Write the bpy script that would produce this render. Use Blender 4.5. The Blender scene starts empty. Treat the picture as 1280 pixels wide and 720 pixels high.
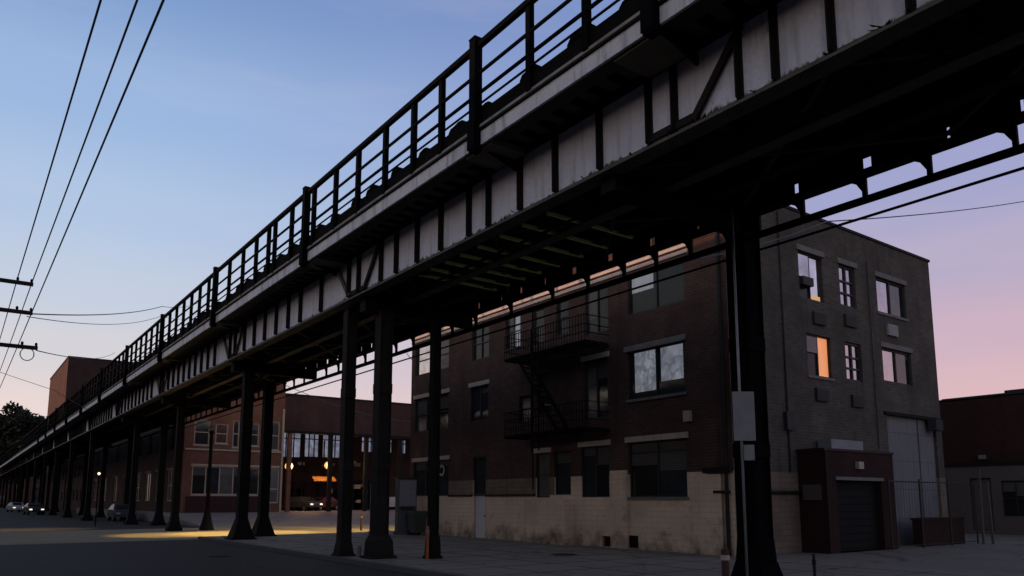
import bpy, math, random
from mathutils import Vector, Matrix
random.seed(7)
scene = bpy.context.scene
COL = scene.collection

# ------------------------------------------------------------------ materials
def _nt(name):
    m = bpy.data.materials.new(name); m.use_nodes = True
    nt = m.node_tree; nt.nodes.clear()
    out = nt.nodes.new('ShaderNodeOutputMaterial')
    b = nt.nodes.new('ShaderNodeBsdfPrincipled')
    nt.links.new(b.outputs[0], out.inputs[0])
    return m, nt, b
def mix_rgb(nt, fac, a, b, mode='MIX'):
    n = nt.nodes.new('ShaderNodeMix'); n.data_type = 'RGBA'; n.blend_type = mode
    for i, v in ((0, fac), (6, a), (7, b)):
        if isinstance(v, bpy.types.NodeSocket): nt.links.new(v, n.inputs[i])
        elif i == 0: n.inputs[0].default_value = v
        else: n.inputs[i].default_value = (*v, 1)
    return n.outputs[2]
def noise(nt, vec, scale, detail=5, rough=.6, stretch=None):
    if stretch:
        mp = nt.nodes.new('ShaderNodeMapping'); mp.inputs['Scale'].default_value = stretch
        nt.links.new(vec, mp.inputs[0]); vec = mp.outputs[0]
    n = nt.nodes.new('ShaderNodeTexNoise'); n.inputs['Scale'].default_value = scale
    n.inputs['Detail'].default_value = detail; n.inputs['Roughness'].default_value = rough
    nt.links.new(vec, n.inputs['Vector']); return n.outputs['Fac']
def ramp(nt, fac, p0, p1, c0=(0, 0, 0), c1=(1, 1, 1)):
    r = nt.nodes.new('ShaderNodeValToRGB'); nt.links.new(fac, r.inputs[0])
    e = r.color_ramp.elements; e[0].position = p0; e[1].position = p1
    e[0].color = (*c0, 1); e[1].color = (*c1, 1); return r.outputs[0]
def pos(nt):
    return nt.nodes.new('ShaderNodeNewGeometry').outputs['Position']
def bump(nt, b, h, s=.3, d=.02):
    n = nt.nodes.new('ShaderNodeBump'); n.inputs['Strength'].default_value = s
    n.inputs['Distance'].default_value = d
    nt.links.new(h, n.inputs['Height']); nt.links.new(n.outputs[0], b.inputs['Normal'])
def surf(name, col, col2=None, scale=2., rough=.8, metal=0., streak=0., rust=None, bs=.2, spec=.25, zr=None):
    """weathered surface: two tones by large noise, fine grain, optional vertical streaks and rust"""
    m, nt, b = _nt(name); P = pos(nt)
    col2 = col2 or tuple(c*.6 for c in col)
    c = mix_rgb(nt, ramp(nt, noise(nt, P, scale), .35, .68), col, col2)
    c = mix_rgb(nt, ramp(nt, noise(nt, P, scale*14, 3), .3, .75), c, tuple(x*.75 for x in col))
    if streak:
        s = ramp(nt, noise(nt, P, 5., 4, .6, (1, 1, .09)), .52, .72)
        f = nt.nodes.new('ShaderNodeMath'); f.operation = 'MULTIPLY'; f.inputs[1].default_value = streak
        nt.links.new(s, f.inputs[0]); c = mix_rgb(nt, f.outputs[0], c, tuple(x*.3 for x in col))
    if rust:
        r = ramp(nt, noise(nt, P, 3.3, 8, .75), .56, .66)
        c = mix_rgb(nt, r, c, rust)
    if zr:     # rust and grime gathering along the lower edge
        sz = nt.nodes.new('ShaderNodeSeparateXYZ'); nt.links.new(P, sz.inputs[0])
        mz = nt.nodes.new('ShaderNodeMapRange'); nt.links.new(sz.outputs[2], mz.inputs[0]); mz.inputs[1].default_value = zr[1]; mz.inputs[2].default_value = zr[0]
        ml = nt.nodes.new('ShaderNodeMath'); ml.operation = 'MULTIPLY_ADD'; nt.links.new(mz.outputs[0], ml.inputs[0]); ml.inputs[1].default_value = .2
        nt.links.new(noise(nt, P, 2.6, 8, .75, (1, 1, .5)), ml.inputs[2])
        c = mix_rgb(nt, ramp(nt, ml.outputs[0], .62, .72), c, (.07, .035, .022))
    nt.links.new(c, b.inputs['Base Color'])
    b.inputs['Roughness'].default_value = rough; b.inputs['Metallic'].default_value = metal
    b.inputs['Specular IOR Level'].default_value = spec
    bump(nt, b, noise(nt, P, scale*20, 4), bs)
    return m
def paved(name, col, col2, crack=.5, patch=.5, scale=.4):
    m, nt, b = _nt(name); P = pos(nt)
    c = mix_rgb(nt, ramp(nt, noise(nt, P, scale, 6), .35, .68), col, col2)
    c = mix_rgb(nt, ramp(nt, noise(nt, P, 60, 2), .35, .7), c, tuple(x*.7 for x in col2))
    c = mix_rgb(nt, ramp(nt, noise(nt, P, .9, 8, .75), .60, .66), c, tuple(x*patch for x in col2))
    wp = nt.nodes.new('ShaderNodeVectorMath'); wp.operation = 'MULTIPLY_ADD'
    n2 = nt.nodes.new('ShaderNodeTexNoise'); n2.inputs['Scale'].default_value = 1.3; nt.links.new(P, n2.inputs['Vector'])
    nt.links.new(n2.outputs['Color'], wp.inputs[0]); wp.inputs[1].default_value = (1.2, 1.2, 0); nt.links.new(P, wp.inputs[2])
    v = nt.nodes.new('ShaderNodeTexVoronoi'); v.feature = 'DISTANCE_TO_EDGE'; v.inputs['Scale'].default_value = .33
    nt.links.new(wp.outputs[0], v.inputs['Vector'])
    k = ramp(nt, v.outputs['Distance'], .004, .014, (1, 1, 1), (0, 0, 0))
    f = nt.nodes.new('ShaderNodeMath'); f.operation = 'MULTIPLY'; f.inputs[1].default_value = crack; nt.links.new(k, f.inputs[0])
    c = mix_rgb(nt, f.outputs[0], c, tuple(x*.25 for x in col2))
    nt.links.new(c, b.inputs['Base Color']); b.inputs['Roughness'].default_value = .85; b.inputs['Specular IOR Level'].default_value = .3
    bump(nt, b, noise(nt, P, 25, 5), .5); return m
def brick(name, c1, c2, mortar, scale=1., rough=.9, stain=.5, painted=False):
    m, nt, b = _nt(name); P = pos(nt)
    sep = nt.nodes.new('ShaderNodeSeparateXYZ'); nt.links.new(P, sep.inputs[0])
    ad = nt.nodes.new('ShaderNodeMath'); ad.operation = 'ADD'
    nt.links.new(sep.outputs[0], ad.inputs[0]); nt.links.new(sep.outputs[1], ad.inputs[1])
    cb = nt.nodes.new('ShaderNodeCombineXYZ')
    nt.links.new(ad.outputs[0], cb.inputs[0]); nt.links.new(sep.outputs[2], cb.inputs[1])
    t = nt.nodes.new('ShaderNodeTexBrick'); nt.links.new(cb.outputs[0], t.inputs['Vector'])
    t.inputs['Scale'].default_value = 1.0
    t.inputs['Brick Width'].default_value = .23*scale; t.inputs['Row Height'].default_value = .078*scale
    t.inputs['Mortar Size'].default_value = .006*scale; t.inputs['Mortar Smooth'].default_value = .4
    t.inputs['Color1'].default_value = (*c1, 1); t.inputs['Color2'].default_value = (*c2, 1)
    t.inputs['Mortar'].default_value = (*mortar, 1)
    c = t.outputs['Color']
    c = mix_rgb(nt, ramp(nt, noise(nt, P, .55, 6, .65), .35, .7), c, tuple(x*stain for x in c1))
    c = mix_rgb(nt, ramp(nt, noise(nt, P, 1.6, 5, .6, (1, 1, .15)), .55, .8), c, tuple(x*.6 for x in c2))
    if painted:     # splash grime rising from the pavement
        mz = nt.nodes.new('ShaderNodeMapRange'); nt.links.new(sep.outputs[2], mz.inputs[0]); mz.inputs[1].default_value = .9; mz.inputs[2].default_value = 0
        ml = nt.nodes.new('ShaderNodeMath'); ml.operation = 'MULTIPLY_ADD'; nt.links.new(mz.outputs[0], ml.inputs[0]); ml.inputs[1].default_value = .24
        nt.links.new(noise(nt, P, 1.4, 7, .7), ml.inputs[2])
        c = mix_rgb(nt, ramp(nt, ml.outputs[0], .55, .9), c, (.09, .06, .045))
    if painted:
        c = mix_rgb(nt, ramp(nt, noise(nt, P, 3.1, 8, .8), .66, .71), c, (.1, .045, .03))
    nt.links.new(c, b.inputs['Base Color']); b.inputs['Roughness'].default_value = rough
    b.inputs['Specular IOR Level'].default_value = .2
    inv = nt.nodes.new('ShaderNodeMath'); inv.operation = 'SUBTRACT'; inv.inputs[0].default_value = 1
    nt.links.new(t.outputs['Fac'], inv.inputs[1]); bump(nt, b, inv.outputs[0], .5, .01)
    return m
def glass(name, col, metal, rough=.04, wav=.15, blind=None):
    m, nt, b = _nt(name); P = pos(nt)
    c = mix_rgb(nt, ramp(nt, noise(nt, P, 1.7, 4), .3, .75), col, tuple(x*.6 for x in col))
    b.inputs['Metallic'].default_value = metal; b.inputs['Roughness'].default_value = rough
    if metal == 0: b.inputs['Specular IOR Level'].default_value = .16
    if blind:      # a half-drawn blind behind the pane, drawn down by a different amount in each window
        g_ = nt.nodes.new('ShaderNodeTexCoord'); sp = nt.nodes.new('ShaderNodeSeparateXYZ'); nt.links.new(g_.outputs['Generated'], sp.inputs[0])
        oi = nt.nodes.new('ShaderNodeObjectInfo')
        th = nt.nodes.new('ShaderNodeMapRange'); nt.links.new(oi.outputs['Random'], th.inputs[0]); th.inputs[3].default_value = .3; th.inputs[4].default_value = 1.15
        gt = nt.nodes.new('ShaderNodeMath'); gt.operation = 'GREATER_THAN'; nt.links.new(sp.outputs[2], gt.inputs[0]); nt.links.new(th.outputs[0], gt.inputs[1])
        w = nt.nodes.new('ShaderNodeTexWave'); w.bands_direction = 'Z'; w.inputs['Scale'].default_value = 4.2; nt.links.new(P, w.inputs['Vector'])
        bc = mix_rgb(nt, w.outputs['Fac'], tuple(x*.55 for x in blind), blind)
        c = mix_rgb(nt, gt.outputs[0], c, bc)
        mm = nt.nodes.new('ShaderNodeMath'); mm.operation = 'MULTIPLY_ADD'; nt.links.new(gt.outputs[0], mm.inputs[0]); mm.inputs[1].default_value = -metal*.8; mm.inputs[2].default_value = metal
        nt.links.new(mm.outputs[0], b.inputs['Metallic'])
    nt.links.new(c, b.inputs['Base Color']); bump(nt, b, noise(nt, P, 1.1, 2), wav, .05)
    return m
def emis(name, col, s, base=(.5, .4, .3), var=.5):
    m, nt, b = _nt(name); P = pos(nt)
    b.inputs['Base Color'].default_value = (*base, 1)
    c = mix_rgb(nt, ramp(nt, noise(nt, P, 2.2, 4, .6, (1, 1, .3)), .3, .75), col, tuple(x*var for x in col))
    nt.links.new(c, b.inputs['Emission Color']); b.inputs['Emission Strength'].default_value = s
    b.inputs['Roughness'].default_value = .3
    return m

M = dict(
 asphalt = paved('asphalt', (.036, .029, .023), (.022, .018, .0145), .8, .55),
 paving = paved('concrete_paving', (.25, .205, .165), (.18, .148, .12), .7, .6),
 lot = paved('pale_paving', (.30, .255, .22), (.21, .18, .155), .5, .7),
 crossing = surf('worn_asphalt', (.3, .24, .15), (.2, .165, .11), .3, .9, bs=.5),  # asphalt colour raised and warmed to carry the yellow light
 kerb = surf('kerb_stone', (.11, .105, .1), (.07, .07, .068), 1.5, .9),
 steel = surf('black_steel', (.010, .0095, .0095), (.006, .0055, .0055), 1.6, .75, rust=(.018, .009, .006), bs=.3, spec=.06),
 steel2 = surf('dark_steel', (.022, .019, .018), (.012, .01, .009), 1.6, .75, rust=(.035, .017, .010), bs=.3, spec=.08),
 green = surf('mossy_steel', (.028, .033, .016), (.014, .015, .009), 2.2, .7, bs=.3),  # dark steel with a slight green tone
 flange = surf('flange_steel', (.11, .1, .085), (.04, .036, .03), 2.5, .7, rust=(.04, .02, .012), bs=.35),
 web = surf('faded_grey_paint', (.66, .66, .74), (.50, .49, .55), .8, .75, streak=.5, zr=(8.04, 8.16), rust=None, bs=.15),
 fascia = surf('pale_concrete', (.66, .65, .68), (.48, .47, .5), .9, .85, streak=.95, bs=.3),
 soffit = surf('soffit_board', (.07, .065, .055), (.04, .037, .03), .9, .85, bs=.3),
 timber = surf('tie_timber', (.01, .009, .009), (.006, .006, .006), 3, .95, bs=.6, spec=.03),
 rim = surf('weathered_beam', (.3, .28, .27), (.14, .13, .12), 2, .9, streak=.5, bs=.4),
 brick_red = brick('dark_red_brick', (.098, .05, .038), (.06, .034, .028), (.13, .1, .085), 1.3),
 brick_olive = brick('grey_brown_brick', (.108, .09, .074), (.066, .056, .048), (.145, .128, .11), 1.4),
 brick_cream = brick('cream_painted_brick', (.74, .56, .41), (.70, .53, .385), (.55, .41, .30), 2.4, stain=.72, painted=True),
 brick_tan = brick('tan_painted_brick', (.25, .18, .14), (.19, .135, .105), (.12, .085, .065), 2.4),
 brick_far = brick('orange_brick', (.27, .115, .065), (.21, .09, .052), (.15, .08, .055)),  # orange-brown brick, brightened to carry lamplight on the shop front
 brick_far2 = brick('brown_brick', (.09, .042, .034), (.07, .035, .029), (.06, .038, .033)),
 brick_tower = brick('tower_brick', (.06, .032, .027), (.045, .026, .022), (.04, .03, .028)),
 brick_tower_side = brick('tower_side_brick', (.115, .058, .04), (.095, .048, .034), (.07, .045, .035)),  # lighter copy of the tower brick, sunlight put into the colour
 brick_maroon = brick('maroon_brick', (.045, .017, .014), (.034, .014, .012), (.03, .017, .015)),
 stone = surf('limestone', (.50, .42, .34), (.36, .30, .25), 1.6, .85, streak=.3),
 stone2 = surf('grey_limestone', (.2, .185, .17), (.14, .13, .12), 1.6, .85, streak=.3),
 cornice = surf('cornice_stone', (.72, .60, .52), (.48, .38, .33), 3., .85),
 dark = surf('dark_recess', (.012, .011, .011), None, 1, .9),
 roof = surf('roof_tar', (.03, .03, .03), None, 1, .9),
 frame = surf('dark_window_frame', (.03, .03, .032), None, 3, .5),
 pale_frame = surf('pale_painted_frame', (.52, .38, .26), (.38, .27, .18), 3, .7),
 white = surf('white_paint', (.62, .6, .58), (.5, .48, .47), 1.2, .6),
 roller = surf('pale_roller_door', (.20, .19, .2), (.15, .145, .15), .7, .6, streak=.5),
 grille = surf('ac_grille', (.04, .037, .035), None, 8, .6),
 maroon = surf('maroon_paint', (.045, .012, .011), (.025, .008, .008), 1.5, .6),
 tan_door = surf('taupe_door', (.11, .09, .085), (.085, .07, .065), 1.2, .8),
 rail_black = surf('black_rail_paint', (.003, .0035, .0045), (.002, .002, .0028), 1.6, .85, bs=.3, spec=.03),
 lichen = surf('lichen_steel', (.8, .85, .3), (.5, .54, .2), 3., .9),  # bright green that paints the lit glints onto the lateral angles
 pipe = surf('black_pipe', (.01, .009, .009), None, 2, .6),
 zinc = surf('galvanised', (.3, .3, .31), (.2, .2, .2), 4, .5, .3),
 signback = surf('sign_back', (.25, .25, .27), (.18, .18, .19), 3, .5, .0),
 wire = surf('cable', (.012, .012, .014), None, 3, .7),
 wire2 = surf('thin_cable', (.10, .105, .13), None, 3, .7),
 polewood = surf('pole_wood', (.02, .016, .012), None, 3, .9),
 bollard = surf('faded_red_paint', (.08, .03, .024), (.05, .022, .02), 3, .7),
 orange = surf('orange_marker', (.32, .09, .04), (.22, .07, .03), 3, .6),
 van = surf('grey_van_paint', (.085, .09, .105), (.06, .065, .075), .8, .45),
 bin = surf('green_grey_plastic', (.06, .068, .055), (.04, .046, .04), 1.2, .6),
 rubber = surf('rubber', (.01, .01, .01), None, 3, .9),
 chrome = surf('dull_chrome', (.4, .4, .4), None, 3, .3, .8),
 car_white = surf('white_car_paint', (.5, .5, .5), (.42, .42, .42), .6, .35),
 car_dark = surf('dark_car_paint', (.05, .055, .07), (.04, .045, .055), .6, .3),
 car_red = surf('red_car_paint', (.2, .03, .025), (.15, .02, .02), .6, .3),
 tail = surf('tail_lamp', (.3, .01, .01), None, 4, .3),
 leaf = surf('foliage', (.016, .02, .01), (.009, .012, .006), .8, .9),
 bark = surf('bark', (.03, .022, .016), None, 4, .95),
 gteal = glass('teal_dark_glass', (.022, .034, .036), 0., .06, .1),
 gdark = glass('dark_glass', (.03, .036, .04), 0., .05, .1, (.10, .095, .09)),
 gmid = glass('dim_glass', (.12, .13, .135), .9, .1, .1, (.12, .115, .105)),
 gcurtain = glass('curtained_glass', (.15, .14, .135), .25, .15, .1, (.17, .16, .15)),
 gpale = glass('pale_reflective_glass', (.6, .6, .63), 1., .08, .12),
 gsky = glass('sky_reflective_glass', (.95, .97, 1.), 1., .03, .02),
 glit = emis('lit_orange_blind', (1., .30, .06), .75, var=.75),
 gcool = emis('cool_lit_blind', (.62, .68, .80), .22, base=(.2, .2, .2), var=.3),  # self-glow added to brighten dark panes, no lamp behind
 gwarm = emis('warm_glow', (1., .55, .12), .6),
 globe = emis('lamp_globe', (1., .56, .2), 1.5, var=.3),
 headlamp = emis('headlamp_glow', (1., .85, .65), 1.6),
 awning = surf('ochre_awning', (.5, .24, .06), (.35, .16, .05), 1, .8),
)

# glowing pane colour painted as reflected sky and bare branches
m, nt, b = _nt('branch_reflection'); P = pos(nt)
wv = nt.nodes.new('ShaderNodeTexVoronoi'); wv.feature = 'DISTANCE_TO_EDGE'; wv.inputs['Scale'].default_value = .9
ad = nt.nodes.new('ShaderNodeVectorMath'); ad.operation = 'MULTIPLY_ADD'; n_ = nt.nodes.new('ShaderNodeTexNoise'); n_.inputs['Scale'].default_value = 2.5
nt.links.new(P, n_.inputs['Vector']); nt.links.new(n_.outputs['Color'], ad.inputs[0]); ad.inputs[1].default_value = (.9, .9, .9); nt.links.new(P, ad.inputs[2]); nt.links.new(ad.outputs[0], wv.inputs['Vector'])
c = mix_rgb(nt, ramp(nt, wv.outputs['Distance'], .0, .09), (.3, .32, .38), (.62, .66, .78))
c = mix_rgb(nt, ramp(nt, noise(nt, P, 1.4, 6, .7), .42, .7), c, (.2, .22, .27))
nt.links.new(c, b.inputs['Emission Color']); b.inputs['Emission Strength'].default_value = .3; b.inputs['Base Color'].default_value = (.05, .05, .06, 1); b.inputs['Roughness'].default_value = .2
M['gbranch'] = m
m, nt, b = _nt('dirty_clear_glass'); P = pos(nt)
tr = nt.nodes.new('ShaderNodeBsdfTransparent'); ms = nt.nodes.new('ShaderNodeMixShader'); o_ = [n for n in nt.nodes if n.type == 'OUTPUT_MATERIAL'][0]
tr.inputs[0].default_value = (.62, .72, .85, 1); ms.inputs[0].default_value = .3; b.inputs['Base Color'].default_value = (.1, .1, .11, 1)
nt.links.new(ramp(nt, noise(nt, P, 1.5, 5), .3, .8, (.1, .1, .1), (.6, .6, .6)), ms.inputs[0])
nt.links.new(tr.outputs[0], ms.inputs[1]); nt.links.new(b.outputs[0], ms.inputs[2]); nt.links.new(ms.outputs[0], o_.inputs[0])
M['gclear'] = m

# ------------------------------------------------------------------ mesh building
class MB:
    def __init__(s): s.v = []; s.f = []
    def poly(s, pts):
        n = len(s.v); s.v += [tuple(p) for p in pts]; s.f.append(tuple(range(n, n+len(pts)))); return s
    def box(s, x0, x1, y0, y1, z0, z1):
        n = len(s.v)
        s.v += [(x, y, z) for z in (z0, z1) for x, y in ((x0, y0), (x1, y0), (x1, y1), (x0, y1))]
        s.f += [tuple(n+i for i in q) for q in ((3,2,1,0),(4,5,6,7),(0,1,5,4),(1,2,6,5),(2,3,7,6),(3,0,4,7))]
        return s
    def cbox(s, c, d): return s.box(c[0]-d[0]/2, c[0]+d[0]/2, c[1]-d[1]/2, c[1]+d[1]/2, c[2]-d[2]/2, c[2]+d[2]/2)
    def frust(s, c, z0, z1, a0, b0, a1, b1):
        n = len(s.v)
        for z, a, b in ((z0, a0, b0), (z1, a1, b1)):
            s.v += [(c[0]+i*a/2, c[1]+j*b/2, z) for i, j in ((-1,-1),(1,-1),(1,1),(-1,1))]
        s.f += [tuple(n+i for i in q) for q in ((3,2,1,0),(4,5,6,7),(0,1,5,4),(1,2,6,5),(2,3,7,6),(3,0,4,7))]
        return s
    def bar(s, p, q, w, h=None):
        """rectangular bar between two points"""
        h = h or w; p = Vector(p); q = Vector(q); d = (q-p).normalized()
        up = Vector((0, 0, 1)) if abs(d.z) < .9 else Vector((0, 1, 0))
        a = d.cross(up).normalized(); b = a.cross(d)
        n = len(s.v)
        for c in (p, q):
            for i, j in ((-1,-1),(1,-1),(1,1),(-1,1)): s.v.append(tuple(c+a*(i*w/2)+b*(j*h/2)))
        s.f += [tuple(n+i for i in t) for t in ((3,2,1,0),(4,5,6,7),(0,1,5,4),(1,2,6,5),(2,3,7,6),(3,0,4,7))]
        return s
    def tube(s, pts, rs, seg=10, cap=True):
        pts = [Vector(p) for p in pts]
        if not isinstance(rs, (list, tuple)): rs = [rs]*len(pts)
        n0 = len(s.v)
        for i, p in enumerate(pts):
            d = (pts[min(i+1, len(pts)-1)]-pts[max(i-1, 0)]).normalized()
            up = Vector((0, 0, 1)) if abs(d.z) < .95 else Vector((0, 1, 0))
            a = d.cross(up).normalized(); b = d.cross(a)
            for k in range(seg):
                t = 2*math.pi*k/seg; s.v.append(tuple(p+(a*math.cos(t)+b*math.sin(t))*rs[i]))
        for i in range(len(pts)-1):
            for k in range(seg):
                k2 = (k+1) % seg; a = n0+i*seg
                s.f.append((a+k, a+k2, a+seg+k2, a+seg+k))
        if cap:
            s.f.append(tuple(n0+k for k in range(seg))[::-1]); s.f.append(tuple(n0+(len(pts)-1)*seg+k for k in range(seg)))
        return s
    def sphere(s, c, r, seg=16, rings=10, sz=1.):
        pts = [(c[0], c[1], c[2]-r*sz*math.cos(math.pi*i/rings)) for i in range(rings+1)]
        return s.tube(pts, [max(r*math.sin(math.pi*i/rings), .001) for i in range(rings+1)], seg)
def obj(name, mb, mat, parent=None, bevel=0, smooth=False):
    me = bpy.data.meshes.new(name); me.from_pydata(mb.v, [], mb.f); me.update()
    if mat: me.materials.append(mat)
    if smooth:
        for p in me.polygons: p.use_smooth = True
    o = bpy.data.objects.new(name, me); COL.objects.link(o)
    if parent: o.parent = parent
    if bevel:
        b = o.modifiers.new('bevel', 'BEVEL'); b.width = bevel; b.segments = 2; b.limit_method = 'ANGLE'
    return o
def tag(o, label=None, cat=None, group=None, kind=None):
    if label: o['label'] = label
    if cat: o['category'] = cat
    if group: o['group'] = group
    if kind: o['kind'] = kind
    return o
def thing(name, label, cat, loc=(0, 0, 0), rz=0, group=None):
    o = bpy.data.objects.new(name, None); COL.objects.link(o); o.empty_display_size = .2
    o.location = loc; o.rotation_euler = (0, 0, rz)
    return tag(o, label, cat, group)
def copy_tree(o, parent=None):
    c = o.copy(); COL.objects.link(c); c.parent = parent
    for ch in [x for x in list(COL.objects) if x.parent == o]: copy_tree(ch, c)
    return c
def part_copy(o, parent, loc):
    c = o.copy(); COL.objects.link(c); c.parent = parent; c.location = loc; return c

# ------------------------------------------------------------------ ground
Z_ROAD = -.12
def struct(name, mb, mat): return tag(obj(name, mb, mat), kind='structure')
struct('ground', MB().poly([(-900, -400, -.13), (900, -400, -.13), (900, 1500, -.13), (-900, 1500, -.13)]), M['asphalt'])
struct('road', MB().poly([(.9, -120, -.126), (9.4, -120, -.126), (9.4, 600, -.126), (.9, 600, -.126)]), M['asphalt'])
g = MB()
g.box(9.62, 60, -60, 37.4, -.4, 0)
struct('pavement', g, M['paving'])
g = MB(); g.box(-12, .6, -60, 37.4, -.4, 0); g.box(-12, .6, 56, 300, -.4, 0)
struct('far_pavement', g, M['paving'])
g = MB(); g.box(9.4, 9.617, -60, 37.4, -.4, .004); g.box(9.4, 60, 37.403, 37.6, -.4, .004)
g.box(.603, .8, -60, 37.4, -.4, .004)
struct('kerb', g, M['kerb'])
g = MB().poly([(1.6, 37.7, -.121), (80, 37.7, -.121), (80, 53, -.121), (1.6, 53, -.121)])
struct('cross_street', g, M['crossing'])
g = MB(); g.poly([(13.9, 53, -.12), (80, 53, -.12), (80, 69, .6), (13.9, 69, .6)]); g.poly([(13.9, 69, .6), (80, 69, .6), (80, 120, .6), (13.9, 120, .6)])
g.poly([(13.9, 53, -.12), (13.9, 69, .6), (13.9, 69, -.12)]); g.poly([(13.9, 69, .6), (13.9, 120, .6), (13.9, 120, -.12), (13.9, 69, -.12)])
struct('raised_forecourt', g, M['lot'])
# slab joints on the pavement as thin dark seams
g = MB()
for y in [y0*1.8 for y0 in range(-10, 21)]: g.box(9.62, 19.2, y-.012, y+.012, .0, .004)
for x in (11.4, 13.2, 15.0, 16.8, 18.6): g.box(x-.012, x+.012, -18, 37.3, .0, .0045)
struct('pavement_joints', g, M['asphalt'])

# ------------------------------------------------------------------ elevated railway
el = thing('elevated_railway', 'long dark elevated railway on columns, with pale panelled girder and railing', 'elevated railway', (9.63, 21.2, 0))
EO = Vector((-9.63, -21.2, 0))
def elobj(name, mb, mat, parent=None, **k):
    mb.v = [tuple(Vector(v)+EO) for v in mb.v]
    return obj(name, mb, mat, parent or el, **k)
Y0, Y1 = -16, 262
XG = 9.63
web = elobj('girder_web', MB().box(XG, XG+.03, Y0, Y1, 8.02, 9.28), M['web'])
fl = MB().box(XG-.19, XG+.19, Y0, Y1, 7.86, 7.91); fl.box(XG-.012, XG-.002, Y0, Y1, 7.91, 8.05)
fl.box(XG-.12, XG-.012, Y0, Y1, 7.912, 7.935)
elobj('bottom_flange', fl, M['flange'], web)
elobj('top_flange', MB().box(XG-.19, XG+.19, Y0, Y1, 9.285, 9.325), M['steel'], web)
# rivet heads along the flange angle
rv = MB()
y = 2.5
while y < 34:
    rv.cbox((XG-.02, y, 7.985), (.025, .03, .03)); y += .16
elobj('rivet_row', rv, M['flange'], web)
random.seed(11)
for k in range(26):
    y = random.uniform(3.5, 26); g = MB()
    for q in range(random.randint(5, 14)):
        p = Vector((XG-.1, y, 7.925)); d = Vector((random.gauss(0, .05), random.gauss(0, .13), random.uniform(.03, .14)))
        sd_ = d*.7+Vector((0, .03, -.01)); g.v += [tuple(p), tuple(p+sd_), tuple(p+d)] if not g.v else [tuple(p+sd_), tuple(p+d)]; n_ = len(g.v); g.f.append((0, n_-2, n_-1))
    elobj('flange_weeds', g, M['timber'], web)
# bents
BENTS = [-5.0, 8.4, 21.2, 34.2, 48.5, 63.5, 78, 92.5, 107, 121.5, 136, 150.5, 165, 180, 195, 210, 225, 240, 255]
st_mesh = MB(); st_mesh.box(-.13, 0, -.012, .012, 0, 1.24); st_mesh.box(-.016, -.002, -.07, .07, 0, 1.24)
for q in range(11):
    for sy in (-.048, .048): st_mesh.cbox((-.022, sy, .08+q*.11), (.014, .024, .024))
stiffeners = []
ys = []
explicit = [4.26, 5.37, 6.29, 6.95, 8.3, 8.9, 10.2, 11.55, 12.77, 14.0, 14.84, 16.16, 17.4, 18.6, 19.55, 21.08, 21.8, 24.05, 25.97]
ys = [-.2-1.2*i for i in range(12)] + [1.0, 2.1, 3.2] + explicit
for i in range(2, len(BENTS)-1):
    a, b = BENTS[i]+2.9, BENTS[i+1]-1.7
    if i == 2: a = 27.2
    n = max(1, round((b-a)/1.27)); ys += [a+(b-a)*k/n for k in range(n+1)]
    ys += [BENTS[i+1]-.35, BENTS[i+1]+.4]
ys = sorted(ys, key=lambda y: abs(y-8))
proto = elobj('stiffener', MB(), M['steel2'], web)
bpy.data.objects.remove(proto)
me = obj('stiffener', st_mesh, M['steel2'], web); me.location = (XG-.0, ys[0], 8.03); me.location = Vector(me.location)+EO
for y in ys[1:100]: part_copy(me, web, Vector((XG, y, 8.03))+EO)
rest = MB()
for y in ys[100:]: rest.box(XG-.13, XG-.001, y-.012, y+.012, 8.03, 9.27)
tag(elobj('stiffener', rest, M['steel2'], web), kind='stuff')
# splayed braces each side of a bent
for i, b in enumerate(BENTS[:12]):
    for s in (-1, 1):
        if i == 1 and s == 1: continue
        g = MB().bar((XG-.07, b+s*.55, 8.06), (XG-.07, b+s*1.55, 9.24), .06, .13)
        elobj('diagonal_brace', g, M['steel2'] if s < 0 else M['flange'], web)
    g = MB().box(XG-.05, XG-.004, b-.5, b+.5, 8.06, 8.2); elobj('gusset', g, M['steel2'], web)
# second and third stringers, far girder
for x, z0, z1 in ((11.1, 7.86, 9.1), (12.35, 7.95, 9.1)):
    g = MB().box(x-.01, x+.01, Y0, Y1, z0+.03, z1); g.box(x-.15, x+.15, Y0, Y1, z0, z0+.03)
    elobj('inner_stringer', g, M['flange' if x < 12 else 'steel2'])
g = MB().box(13.59, 13.61, Y0, Y1, 8.2, 9.2); g.box(13.42, 13.78, Y0, Y1, 7.87, 7.92)
y = Y0
k = 0
while y < Y1:
    L = .9+.5*random.random(); g.box(13.592, 13.608, y, min(y+L, Y1), 7.92, 8.21); y += L+random.choice((0, .05, .09, .16)); k += 1
far_g = elobj('far_girder', g, M['steel'])
# cross frames between the girders
cf = MB(); y = Y0+.6; k = 0
while y < 150:
    cf.box(XG+.1, 13.5, y-.04, y+.04, 8.3, 8.52)
    cf.box(XG+.1, 13.5, y-.09, y+.09, 8.28, 8.3)
    y += 1.3; k += 1
elobj('cross_beams', cf, M['green'])
lb = MB(); y = Y0
while y < 120:
    lb.bar((XG+.2, y, 7.98), (13.4, y+4.3, 7.98), .09, .05); lb.bar((XG+.2, y+4.3, 7.97), (13.4, y, 7.97), .09, .05); y += 4.3
elobj('lateral_bracing', lb, M['green'])
lw = MB()
for y in (15.15, 15.95, 16.7, 17.45, 18.1, 12.4, 13.3, 14.2): lw.box(10.05, 12.7, y-.035, y+.035, 7.93, 8.0)
elobj('lateral_angles', lw, M['lichen'])
elobj('conduit_run', MB().tube([(10.4, Y0, 7.75), (10.4, 80, 7.75)], .035, 8), M['steel2'])
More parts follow.
